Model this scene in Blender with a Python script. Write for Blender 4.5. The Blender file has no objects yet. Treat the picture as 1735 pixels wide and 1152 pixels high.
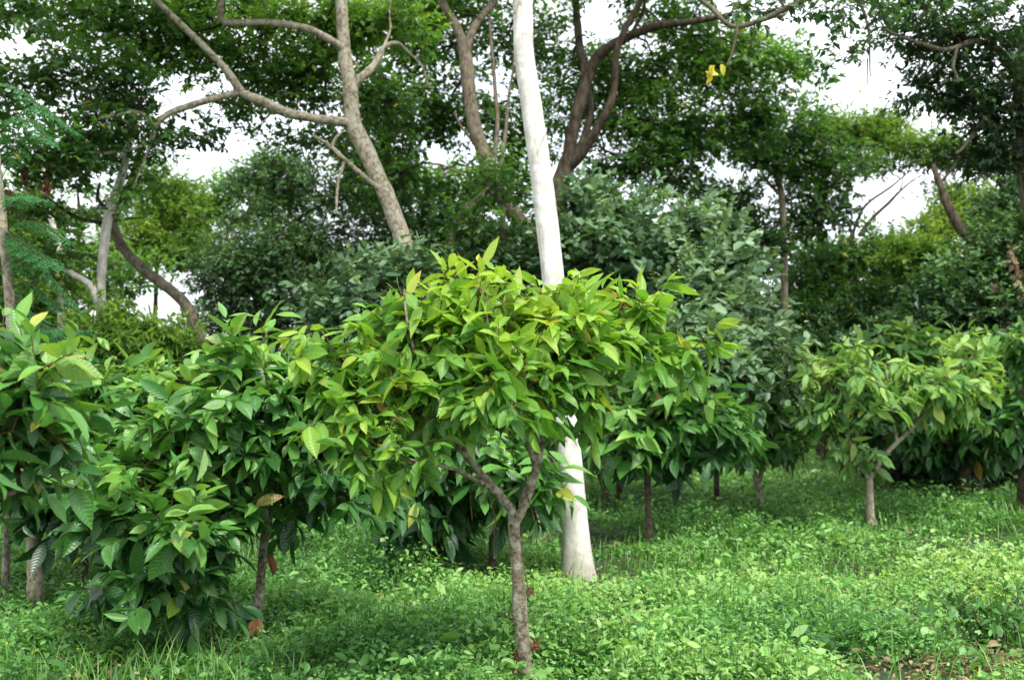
import bpy, math, zlib
import numpy as np
from mathutils import Matrix, Vector

# ------------------------------------------------------------------ basics
F = 1900.0                    # focal length in photo pixels (1735 wide)
PITCH = math.atan(74.0 / F)
CAM = np.array([0.0, 0.0, 1.6])
col = bpy.context.scene.collection
def RNG(s): return np.random.default_rng(zlib.crc32(s.encode()))
def unit(v): return v / np.maximum(np.linalg.norm(v, axis=-1, keepdims=True), 1e-9)
def rnd(r, *n): return unit(r.normal(size=(*n, 3)))

def at(px, py, Y):
    """photo direction -> point of the place at distance Y in front of the camera"""
    x = (px - 867.5) / F; z = (576.0 - py) / F
    d = np.array([x, math.cos(PITCH) - z * math.sin(PITCH), math.sin(PITCH) + z * math.cos(PITCH)])
    return CAM + d * (Y / d[1])
def ats(rows):
    return np.array([at(*r[:3]) for r in rows])
def photo_xy(P):
    d = P - CAM
    c, s = math.cos(PITCH), math.sin(PITCH)
    fw = d[..., 1] * c + d[..., 2] * s; up = -d[..., 1] * s + d[..., 2] * c
    fw = np.maximum(fw, .1)
    return 867.5 + F * d[..., 0] / fw, 576.0 - F * up / fw

def h3(i, j, k, s):
    n = (i * 374761393 + j * 668265263 + k * 1274126177 + s * 974634773) & 0x7fffffff
    n = ((n ^ (n >> 13)) * 1274126177) & 0x7fffffff
    return ((n ^ (n >> 16)) & 0xffff) / 65535.0
def noise3(P, scale, seed=0):
    q = P * scale; i = np.floor(q).astype(np.int64); f = q - i; f = f * f * (3 - 2 * f)
    r = 0
    for a in (0, 1):
        for b in (0, 1):
            for c in (0, 1):
                w = (f[..., 0] if a else 1 - f[..., 0]) * (f[..., 1] if b else 1 - f[..., 1]) * (f[..., 2] if c else 1 - f[..., 2])
                r = r + w * h3(i[..., 0] + a, i[..., 1] + b, i[..., 2] + c, seed)
    return r
def xy0(x, y): return np.stack([x, y, np.zeros_like(x)], -1)
def ground_z(x, y):
    x = np.asarray(x, float); y = np.asarray(y, float); p = xy0(x, y)
    z = .1 * (noise3(p, .35, 3) - .5) + .07 * (noise3(p, 1.1, 4) - .5)
    z = z * np.clip((np.hypot(x, y) - 2) / 4, 0, 1)
    z = z + .18 * np.exp(-((x - 5.6) / 1.8) ** 2 - ((y - 11.5) / 1.6) ** 2)
    return z

# ------------------------------------------------------------------ mesh builder
class MB:
    def __init__(s): s.v, s.f, s.n = [], [], 0
    def add(s, V, faces, mat=0, tint=None, uv=None, smooth=False):
        V = np.asarray(V, np.float32).reshape(-1, 3); k = len(V)
        tint = np.full(k, .5, np.float32) if tint is None else np.asarray(tint, np.float32).ravel()
        uv = np.zeros((k, 2), np.float32) if uv is None else np.asarray(uv, np.float32).reshape(-1, 2)
        s.v.append((V, tint, uv)); s.f.append((np.asarray(faces, np.int64) + s.n, mat, smooth)); s.n += k
    def build(s, name, mats, parent=None, label=None):
        V = np.concatenate([a[0] for a in s.v]); T = np.concatenate([a[1] for a in s.v]); U = np.concatenate([a[2] for a in s.v])
        if parent is not None: V = V - np.array(parent.location, np.float32)
        me = bpy.data.meshes.new(name)
        loops = np.concatenate([a[0].ravel() for a in s.f]).astype(np.int32)
        cnt = np.concatenate([np.full(len(a[0]), a[0].shape[1]) for a in s.f])
        st = np.concatenate([[0], np.cumsum(cnt)[:-1]]).astype(np.int32)
        mi = np.concatenate([np.full(len(a[0]), a[1]) for a in s.f]).astype(np.int32)
        sm = np.concatenate([np.full(len(a[0]), a[2]) for a in s.f]).astype(bool)
        me.vertices.add(len(V)); me.vertices.foreach_set('co', V.ravel().astype(np.float32))
        me.loops.add(len(loops)); me.loops.foreach_set('vertex_index', loops)
        me.polygons.add(len(st)); me.polygons.foreach_set('loop_start', st)
        me.polygons.foreach_set('material_index', mi); me.polygons.foreach_set('use_smooth', sm)
        a = me.attributes.new('tint', 'FLOAT', 'POINT'); a.data.foreach_set('value', T)
        u = me.uv_layers.new(name='UVMap'); u.data.foreach_set('uv', U[loops].ravel())
        for m in mats: me.materials.append(m)
        me.update(calc_edges=True)
        o = bpy.data.objects.new(name, me); col.objects.link(o)
        if parent is not None: o.parent = parent
        if label: o['label'] = label
        return o

def thing(name, label, cat, base, group=None):
    o = bpy.data.objects.new(name, None); col.objects.link(o)
    o.location = [float(c) for c in base]; o.empty_display_size = .2
    o['label'] = label; o['category'] = cat
    if group: o['group'] = group
    return o

# ------------------------------------------------------------------ materials
def nodes(name):
    m = bpy.data.materials.new(name); m.use_nodes = True
    nt = m.node_tree; nt.nodes.clear()
    N = lambda t, **k: _n(nt, t, k)
    return m, nt, N, nt.links.new
def _n(nt, t, k):
    n = nt.nodes.new(t)
    for a, b in k.items(): setattr(n, a, b)
    return n
def ramp_of(N, stops):
    r = N('ShaderNodeValToRGB'); e = r.color_ramp.elements
    e[0].position, e[0].color = stops[0][0], (*stops[0][1], 1)
    e[1].position, e[1].color = stops[-1][0], (*stops[-1][1], 1)
    for p, c in stops[1:-1]:
        x = e.new(p); x.color = (*c, 1)
    return r
def mathn(N, L, op, a, b=None, c=None):
    n = N('ShaderNodeMath', operation=op)
    for i, x in enumerate((a, b, c)):
        if x is None: continue
        if isinstance(x, (int, float)): n.inputs[i].default_value = x
        else: L(x, n.inputs[i])
    return n.outputs[0]

def leaf_mat(name, stops, trans=.35, rough=.42, spec=.4, veins=0, back=.35, nscale=2.5):
    m, nt, N, L = nodes(name)
    at_ = N('ShaderNodeAttribute', attribute_name='tint')
    tc = N('ShaderNodeTexCoord')
    nz = N('ShaderNodeTexNoise'); nz.inputs['Scale'].default_value = nscale; nz.inputs['Detail'].default_value = 3
    L(tc.outputs['Object'], nz.inputs['Vector'])
    t = mathn(N, L, 'ADD', at_.outputs['Fac'], mathn(N, L, 'MULTIPLY', mathn(N, L, 'SUBTRACT', nz.outputs['Fac'], .5), .22))
    out_n = None
    if veins:
        uv = N('ShaderNodeUVMap'); sp = N('ShaderNodeSeparateXYZ'); L(uv.outputs[0], sp.inputs[0])
        au = mathn(N, L, 'ABSOLUTE', sp.outputs[0])
        ph = mathn(N, L, 'MULTIPLY', mathn(N, L, 'SUBTRACT', sp.outputs[1], mathn(N, L, 'MULTIPLY', au, .16)), veins * 6.283)
        sv = mathn(N, L, 'SINE', ph)
        groove = mathn(N, L, 'POWER', mathn(N, L, 'MULTIPLY_ADD', sv, .5, .5), 4.0)
        mid = mathn(N, L, 'LESS_THAN', au, .045)
        vv = mathn(N, L, 'MAXIMUM', mathn(N, L, 'MULTIPLY', groove, .55), mid)
        bp = N('ShaderNodeBump'); bp.inputs['Strength'].default_value = .3; bp.inputs['Distance'].default_value = .006; bp.invert = True
        L(groove, bp.inputs['Height']); out_n = bp.outputs[0]
        t = mathn(N, L, 'ADD', t, mathn(N, L, 'MULTIPLY', vv, .10))
        bn = N('ShaderNodeTexNoise'); bn.inputs['Scale'].default_value = 46; bn.inputs['Detail'].default_value = 4; L(tc.outputs['Object'], bn.inputs['Vector'])
        t = mathn(N, L, 'ADD', t, mathn(N, L, 'MULTIPLY', mathn(N, L, 'SUBTRACT', bn.outputs['Fac'], .5), .2))
        t = mathn(N, L, 'ADD', t, mathn(N, L, 'MULTIPLY', mathn(N, L, 'GREATER_THAN', bn.outputs['Fac'], .685), .5))
    r = ramp_of(N, stops); L(t, r.inputs[0])
    geo = N('ShaderNodeNewGeometry')
    hs = N('ShaderNodeHueSaturation'); hs.inputs['Saturation'].default_value = .62; hs.inputs['Value'].default_value = 1.25
    L(r.outputs[0], hs.inputs['Color'])
    mx = N('ShaderNodeMixRGB'); L(mathn(N, L, 'MULTIPLY', geo.outputs['Backfacing'], back), mx.inputs[0])
    L(r.outputs[0], mx.inputs[1]); L(hs.outputs[0], mx.inputs[2])
    pb = N('ShaderNodeBsdfPrincipled'); L(mx.outputs[0], pb.inputs['Base Color'])
    pb.inputs['Roughness'].default_value = rough; pb.inputs['Specular IOR Level'].default_value = spec
    tr = N('ShaderNodeBsdfTranslucent')
    gm = N('ShaderNodeMixRGB', blend_type='MULTIPLY'); gm.inputs[0].default_value = 1; gm.inputs[2].default_value = (1.5, 1.5, .55, 1)
    L(r.outputs[0], gm.inputs[1]); L(gm.outputs[0], tr.inputs['Color'])
    if out_n: L(out_n, pb.inputs['Normal'])
    ms = N('ShaderNodeMixShader'); ms.inputs[0].default_value = trans
    L(pb.outputs[0], ms.inputs[1]); L(tr.outputs[0], ms.inputs[2])
    o = N('ShaderNodeOutputMaterial'); L(ms.outputs[0], o.inputs[0])
    return m

def bark_mat(name, dark, light, patch=None, scale=9, bump=.6, rings=0, cracks=0, patch_amt=.6, stretch=(1, 1, .35)):
    m, nt, N, L = nodes(name)
    tc = N('ShaderNodeTexCoord'); mp = N('ShaderNodeMapping'); mp.inputs['Scale'].default_value = stretch
    L(tc.outputs['Object'], mp.inputs[0])
    n1 = N('ShaderNodeTexNoise'); n1.inputs['Scale'].default_value = scale * 2.2; n1.inputs['Detail'].default_value = 8; n1.inputs['Roughness'].default_value = .68
    L(mp.outputs[0], n1.inputs['Vector'])
    r = ramp_of(N, [(.38, dark), (.5, tuple((a + b) / 2 for a, b in zip(dark, light))), (.62, light)]); L(n1.outputs['Fac'], r.inputs[0])
    c = r.outputs[0]; hgt = n1.outputs['Fac']
    if patch:
        n2 = N('ShaderNodeTexNoise'); n2.inputs['Scale'].default_value = scale * .8; n2.inputs['Detail'].default_value = 5; L(tc.outputs['Object'], n2.inputs['Vector'])
        rp = ramp_of(N, [(.47, (0, 0, 0)), (.66, (1, 1, 1))]); L(n2.outputs['Fac'], rp.inputs[0])
        mx = N('ShaderNodeMixRGB'); mx.inputs[2].default_value = (*patch, 1)
        L(mathn(N, L, 'MULTIPLY', rp.outputs[0], patch_amt), mx.inputs[0]); L(c, mx.inputs[1]); c = mx.outputs[0]
    if rings:
        sp = N('ShaderNodeSeparateXYZ'); L(tc.outputs['Object'], sp.inputs[0])
        n3 = N('ShaderNodeTexNoise'); n3.inputs['Scale'].default_value = 3; L(tc.outputs['Object'], n3.inputs['Vector'])
        zz = mathn(N, L, 'ADD', sp.outputs[2], mathn(N, L, 'MULTIPLY', n3.outputs['Fac'], .12))
        cz = N('ShaderNodeCombineXYZ'); L(mathn(N, L, 'MULTIPLY', zz, rings), cz.inputs[2])
        n4 = N('ShaderNodeTexNoise'); n4.inputs['Scale'].default_value = 1; n4.inputs['Detail'].default_value = 4; L(cz.outputs[0], n4.inputs['Vector'])
        rr = ramp_of(N, [(.33, (.55, .52, .48)), (.45, (1, 1, 1))]); L(n4.outputs['Fac'], rr.inputs[0])
        mm = N('ShaderNodeMixRGB', blend_type='MULTIPLY'); mm.inputs[0].default_value = .28
        L(c, mm.inputs[1]); L(rr.outputs[0], mm.inputs[2]); c = mm.outputs[0]
    if cracks:
        mp2 = N('ShaderNodeMapping'); mp2.inputs['Scale'].default_value = (1, 1, .08); L(tc.outputs['Object'], mp2.inputs[0])
        vo = N('ShaderNodeTexVoronoi', feature='DISTANCE_TO_EDGE'); vo.inputs['Scale'].default_value = cracks; L(mp2.outputs[0], vo.inputs['Vector'])
        nb = N('ShaderNodeTexNoise'); nb.inputs['Scale'].default_value = 1.3; L(tc.outputs['Object'], nb.inputs['Vector'])
        ck = mathn(N, L, 'MULTIPLY', mathn(N, L, 'LESS_THAN', vo.outputs['Distance'], .011), mathn(N, L, 'GREATER_THAN', nb.outputs['Fac'], .53))
        m3 = N('ShaderNodeMixRGB'); m3.inputs[2].default_value = (.32, .27, .21, 1); L(mathn(N, L, 'MULTIPLY', ck, .6), m3.inputs[0]); L(c, m3.inputs[1]); c = m3.outputs[0]
        s5 = N('ShaderNodeSeparateXYZ'); L(tc.outputs['Object'], s5.inputs[0])      # dirty foot, stains and knots
        n6 = N('ShaderNodeTexNoise'); n6.inputs['Scale'].default_value = 9; n6.inputs['Detail'].default_value = 6; L(tc.outputs['Object'], n6.inputs['Vector'])
        zf = mathn(N, L, 'ADD', mathn(N, L, 'MULTIPLY', s5.outputs[2], -1.9), mathn(N, L, 'MULTIPLY', n6.outputs['Fac'], 1.9))
        zr = ramp_of(N, [(.15, (0, 0, 0)), (.95, (1, 1, 1))]); L(zf, zr.inputs[0])
        m6 = N('ShaderNodeMixRGB'); m6.inputs[2].default_value = (.3, .27, .19, 1); L(mathn(N, L, 'MULTIPLY', zr.outputs[0], .75), m6.inputs[0]); L(c, m6.inputs[1]); c = m6.outputs[0]
        mp7 = N('ShaderNodeMapping'); mp7.inputs['Scale'].default_value = (7, 7, 2.2); L(tc.outputs['Object'], mp7.inputs[0])
        n7 = N('ShaderNodeTexNoise'); n7.inputs['Scale'].default_value = 1; n7.inputs['Detail'].default_value = 8; n7.inputs['Roughness'].default_value = .7; L(mp7.outputs[0], n7.inputs['Vector'])
        r7 = ramp_of(N, [(.4, (.72, .69, .63)), (.52, (1, 1, 1))]); L(n7.outputs['Fac'], r7.inputs[0])
        m7 = N('ShaderNodeMixRGB', blend_type='MULTIPLY'); m7.inputs[0].default_value = .75; L(c, m7.inputs[1]); L(r7.outputs[0], m7.inputs[2]); c = m7.outputs[0]
    bp = N('ShaderNodeBump'); bp.inputs['Strength'].default_value = bump; bp.inputs['Distance'].default_value = .02; L(hgt, bp.inputs['Height'])
    pb = N('ShaderNodeBsdfPrincipled'); pb.inputs['Roughness'].default_value = .9; pb.inputs['Specular IOR Level'].default_value = .15
    L(c, pb.inputs['Base Color']); L(bp.outputs[0], pb.inputs['Normal'])
    o = N('ShaderNodeOutputMaterial'); L(pb.outputs[0], o.inputs[0])
    return m

M = {}
M['cocoa'] = leaf_mat('cocoa_leaf', [(0, (.025, .085, .016)), (.3, (.07, .2, .03)), (.55, (.14, .33, .042)), (.78, (.28, .46, .05)), (.92, (.5, .5, .07)), (1, (.42, .22, .05))], .36, .36, .5, veins=10)
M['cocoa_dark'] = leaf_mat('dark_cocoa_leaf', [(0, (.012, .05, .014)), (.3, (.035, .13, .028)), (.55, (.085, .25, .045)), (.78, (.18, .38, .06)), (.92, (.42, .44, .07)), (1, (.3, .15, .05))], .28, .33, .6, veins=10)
M['cocoa_pale'] = leaf_mat('pale_cocoa_leaf', [(0, (.035, .095, .03)), (.3, (.09, .21, .05)), (.55, (.18, .36, .085)), (.78, (.32, .48, .12)), (.92, (.46, .48, .1)), (1, (.4, .24, .06))], .35, .42, .4, veins=9)
M['canopy'] = leaf_mat('canopy_leaf', [(0, (.016, .05, .013)), (.3, (.042, .115, .022)), (.55, (.085, .215, .033)), (.78, (.17, .32, .05)), (.92, (.5, .42, .04)), (1, (.3, .13, .04))], .5, .36, .5)
M['deep'] = leaf_mat('deep_green_leaf', [(0, (.009, .03, .013)), (.35, (.034, .09, .027)), (.6, (.085, .19, .055)), (.85, (.18, .32, .09)), (1, (.3, .3, .06))], .25, .42, .28)
M['grey'] = leaf_mat('grey_green_leaf', [(0, (.03, .065, .035)), (.3, (.075, .155, .072)), (.55, (.17, .29, .14)), (.8, (.31, .43, .26)), (1, (.42, .5, .34))], .25, .42, .35)
M['yellowgreen'] = leaf_mat('yellow_green_leaf', [(0, (.03, .075, .012)), (.3, (.07, .16, .02)), (.55, (.14, .27, .03)), (.8, (.28, .38, .045)), (1, (.45, .4, .06))], .42, .5, .3)
M['feather'] = leaf_mat('feathery_leaf', [(0, (.012, .06, .025)), (.4, (.035, .15, .05)), (.7, (.08, .26, .08)), (1, (.2, .38, .1))], .35, .5, .3)
M['herb'] = leaf_mat('herb_leaf', [(0, (.022, .07, .02)), (.3, (.066, .19, .036)), (.55, (.135, .335, .075)), (.8, (.26, .48, .13)), (.95, (.4, .55, .18)), (1, (.5, .45, .12))], .35, .42, .4, nscale=.9)
M['grass'] = leaf_mat('grass_blade', [(0, (.03, .1, .015)), (.4, (.085, .23, .03)), (.7, (.16, .36, .05)), (.9, (.3, .42, .1)), (1, (.42, .36, .16))], .35, .4, .35)
M['yellow'] = leaf_mat('yellow_leaf', [(0, (.34, .36, .05)), (.5, (.55, .5, .06)), (1, (.66, .5, .08))], .4, .5, .3)
M['dry'] = leaf_mat('dry_leaf', [(0, (.1, .04, .02)), (.5, (.25, .1, .05)), (1, (.4, .2, .1))], .2, .6, .2)
M['dead'] = leaf_mat('brown_leaf', [(0, (.14, .09, .05)), (.5, (.28, .19, .11)), (1, (.42, .32, .2))], .2, .7, .2)
M['twig'] = bark_mat('twig_bark', (.05, .035, .02), (.15, .11, .07), scale=14)
M['twig_dark'] = bark_mat('dark_twig_bark', (.018, .013, .01), (.06, .045, .03), scale=14)
M['twig_red'] = bark_mat('reddish_twig_bark', (.07, .03, .018), (.2, .1, .05), scale=14)
M['white'] = bark_mat('white_bark', (.56, .53, .47), (.82, .8, .76), (.42, .38, .3), 4, .4, rings=8, cracks=7, patch_amt=.25, stretch=(1, 1, 1))
M['tan'] = bark_mat('tan_bark', (.12, .1, .065), (.46, .4, .285), (.5, .48, .39), 12, 1.0, patch_amt=.6, stretch=(1, 1, .8))
M['brown'] = bark_mat('brown_bark', (.06, .048, .033), (.2, .165, .115), (.28, .26, .2), 11, 1.0, patch_amt=.35)
M['darkbark'] = bark_mat('dark_bark', (.025, .018, .013), (.1, .075, .052), (.09, .085, .05), 7, .9, patch_amt=.4)
M['cocoabark'] = bark_mat('cocoa_bark', (.075, .058, .037), (.36, .3, .21), (.52, .5, .4), 24, 1.0, patch_amt=.8, stretch=(1, 1, .9), rings=26)
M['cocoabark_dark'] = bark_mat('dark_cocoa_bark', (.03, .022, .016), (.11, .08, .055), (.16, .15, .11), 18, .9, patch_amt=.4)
M['pale'] = bark_mat('pale_bark', (.42, .38, .32), (.76, .72, .66), (.22, .19, .14), 8, .6, patch_amt=.4)

# ------------------------------------------------------------------ shapes
def catmull(P, step):
    P = np.asarray(P, float); Q = np.vstack([2 * P[0] - P[1], P, 2 * P[-1] - P[-2]]); out = []
    for i in range(1, len(Q) - 2):
        n = max(2, int(np.linalg.norm(Q[i + 1][:3] - Q[i][:3]) / step)); t = np.linspace(0, 1, n, endpoint=False)[:, None]
        a, b, c, d = Q[i - 1], Q[i], Q[i + 1], Q[i + 2]
        out.append(.5 * (2 * b + (c - a) * t + (2 * a - 5 * b + 4 * c - d) * t ** 2 + (3 * b - a - 3 * c + d) * t ** 3))
    return np.vstack(out + [P[-1:]])
def tube(mb, P, R, sides=14, mat=0, lump=.06, step=.06, seed=1, wob=.0):
    """a limb: rings along a smooth path of points with radii; the skin is uneven"""
    Q = catmull(np.column_stack([P, R]), step); P = Q[:, :3].copy(); R = np.maximum(Q[:, 3], .0015)
    if wob:
        for k in range(3): P[1:-1, k] += wob * (noise3(P[1:-1], 2.2, seed + 7 * k) - .5)
    T = unit(np.gradient(P, axis=0)); U = np.zeros_like(P); u = np.cross(T[0], [0.3, 1, .2]); u /= np.linalg.norm(u)
    for i in range(len(P)):
        u = u - T[i] * (u @ T[i]); u /= np.linalg.norm(u); U[i] = u
    W = np.cross(T, U); a = np.linspace(0, 2 * np.pi, sides, endpoint=False)
    D = U[:, None] * np.cos(a)[None, :, None] + W[:, None] * np.sin(a)[None, :, None]
    V = P[:, None] + D * R[:, None, None]
    if lump:
        k = 1 + lump * 2 * (noise3(V, 2.0 / max(R.mean(), .02) * .35, seed) - .5) + lump * (noise3(V, 6.0 / max(R.mean(), .02) * .3, seed + 5) - .5)
        V = P[:, None] + D * (R[:, None] * k)[..., None]
    n = len(P); i = np.arange(n - 1)[:, None] * sides; j = np.arange(sides)[None]; j2 = (j + 1) % sides
    mb.add(V.reshape(-1, 3), np.stack([i + j, i + j2, i + sides + j2, i + sides + j], -1).reshape(-1, 4), mat, smooth=True)
    mb.add(np.vstack([V[-1], P[-1] + T[-1] * R[-1] * .5]), [[k, (k + 1) % sides, sides] for k in range(sides)], mat, smooth=True)
def sticks(mb, A, B, ra, rb, sides=3, mat=1):
    """many thin twigs at once"""
    if len(A) == 0: return
    D = unit(B - A); U = unit(np.cross(D, np.array([.31, .87, .37]))); W = np.cross(D, U); a = np.linspace(0, 2 * np.pi, sides, endpoint=False)
    ring = U[:, None] * np.cos(a)[None, :, None] + W[:, None] * np.sin(a)[None, :, None]
    ra = np.broadcast_to(ra, len(A)); rb = np.broadcast_to(rb, len(A))
    V = np.concatenate([A[:, None] + ring * ra[:, None, None], B[:, None] + ring * rb[:, None, None]], 1)
    j = np.arange(sides); j2 = (j + 1) % sides
    f = np.stack([j, j2, sides + j2, sides + j], -1)
    mb.add(V.reshape(-1, 3), (np.arange(len(A))[:, None, None] * 2 * sides + f[None]).reshape(-1, 4), mat, smooth=True)

TT = np.array([0, .07, .22, .42, .62, .8, .92, 1.0]); TW = np.array([.05, .3, .82, 1, .92, .55, .2, .0])
def grid_leaf(rows, cols, tt=TT, tw=TW, t_at=None):
    t = np.linspace(0, 1, rows) if t_at is None else np.array(t_at); s = np.linspace(-1, 1, cols)
    t2, s2 = np.meshgrid(t, s, indexing='ij'); rows = len(t)
    i = np.arange(rows - 1)[:, None] * cols; j = np.arange(cols - 1)[None]
    f = np.stack([i + j, i + j + 1, i + cols + j + 1, i + cols + j], -1).reshape(-1, 4)
    return dict(t=t2.ravel(), s=s2.ravel(), w=np.interp(t2.ravel(), tt, tw), f=f, smooth=True)
NEAR = grid_leaf(9, 5, t_at=[0, .06, .18, .34, .5, .66, .8, .92, 1])
MID = grid_leaf(6, 3, t_at=[0, .15, .4, .65, .86, 1])
ROUND = grid_leaf(4, 3, [0, .2, .55, .85, 1], [.15, .85, 1, .6, .05], [0, .25, .65, 1])
FAR = dict(t=np.array([0, .42, 1, .42]), s=np.array([0, -1, 0, 1.]), w=np.array([1, 1, 1, 1.]), f=np.array([[0, 3, 2], [0, 2, 1]]), smooth=False)
def leaves(mb, rng, P, A, N, L, W, tint, tm, mat=0, fold=.22, droop=.15, wave=.0):
    """many leaves at once: base points P, directions A, face normals N"""
    n = len(P)
    if n == 0: return
    A = unit(A); N = unit(N - A * (N * A).sum(-1, keepdims=True)); S = np.cross(A, N)
    t, s, w = tm['t'][None], tm['s'][None], tm['w'][None]
    L = np.broadcast_to(L, n)[:, None]; W = np.broadcast_to(W, n)[:, None]
    dr = droop * rng.uniform(-.3, 2.3, (n, 1)); fo = fold * rng.uniform(.1, 2.0, (n, 1)); sk = rng.normal(0, .16, (n, 1))
    side = W * .5 * s * w + L * sk * t * t
    off = W * .5 * fo * np.abs(s) * w - L * dr * t * t
    if wave: off = off + W * wave * np.sin(t * 21 + rng.uniform(0, 6.28, (n, 1)) + s * 1.2) * np.abs(s) * w
    V = P[:, None] + A[:, None] * (L * t * (1 - .25 * dr * t))[..., None] + S[:, None] * side[..., None] + N[:, None] * off[..., None]
    k = len(tm['t'])
    uv = np.broadcast_to(np.stack([tm['s'] * np.maximum(tm['w'], .05), tm['t']], -1)[None], (n, k, 2))
    f = (np.arange(n)[:, None, None] * k + tm['f'][None]).reshape(-1, tm['f'].shape[1])
    mb.add(V.reshape(-1, 3), f, mat, np.repeat(np.asarray(tint), k), uv.reshape(-1, 2), tm['smooth'])

# gaps in the canopy where the trees have no twigs: direction, half sizes, nearest distance they count for
GAPS = [(30, 85, 62, 36), (375, 140, 30, 22), (350, 272, 64, 32), (300, 190, 40, 18), (120, 335, 60, 26), (165, 300, 45, 14), (262, 520, 38, 42), (88, 385, 14, 22),
        (415, 345, 14, 14), (735, 268, 30, 26), (685, 145, 16, 12), (735, 335, 10, 10), (1010, 30, 50, 36), (930, 20, 22, 16), (1335, 45, 52, 26), (1400, 100, 18, 12),
        (1440, 150, 50, 26), (1360, 140, 40, 12), (1480, 110, 50, 20), (1575, 205, 44, 32), (1230, 290, 52, 17), (1130, 360, 34, 20), (1180, 345, 20, 12), (1500, 320, 66, 34), (1550, 345, 34, 24), (1620, 15, 30, 14),
        (1700, 30, 26, 16), (1685, 130, 20, 14), (1600, 130, 18, 10), (1660, 75, 20, 12), (1450, 395, 18, 10), (650, 55, 10, 10), (540, 320, 8, 8), (1330, 215, 22, 10), (480, 300, 12, 8), (20, 320, 26, 12)]
def in_gap(P, rng, soft=.5):
    x, y = photo_xy(P); out = np.zeros(len(P), bool)
    w = soft * (noise3(P, 2.6, 11) - .5) * 2 + soft * .5 * rng.normal(size=len(P))
    for gx, gy, rx, ry in GAPS: out |= np.hypot((x - gx) / rx, (y - gy) / ry) < .72 + w
    return out

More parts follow.
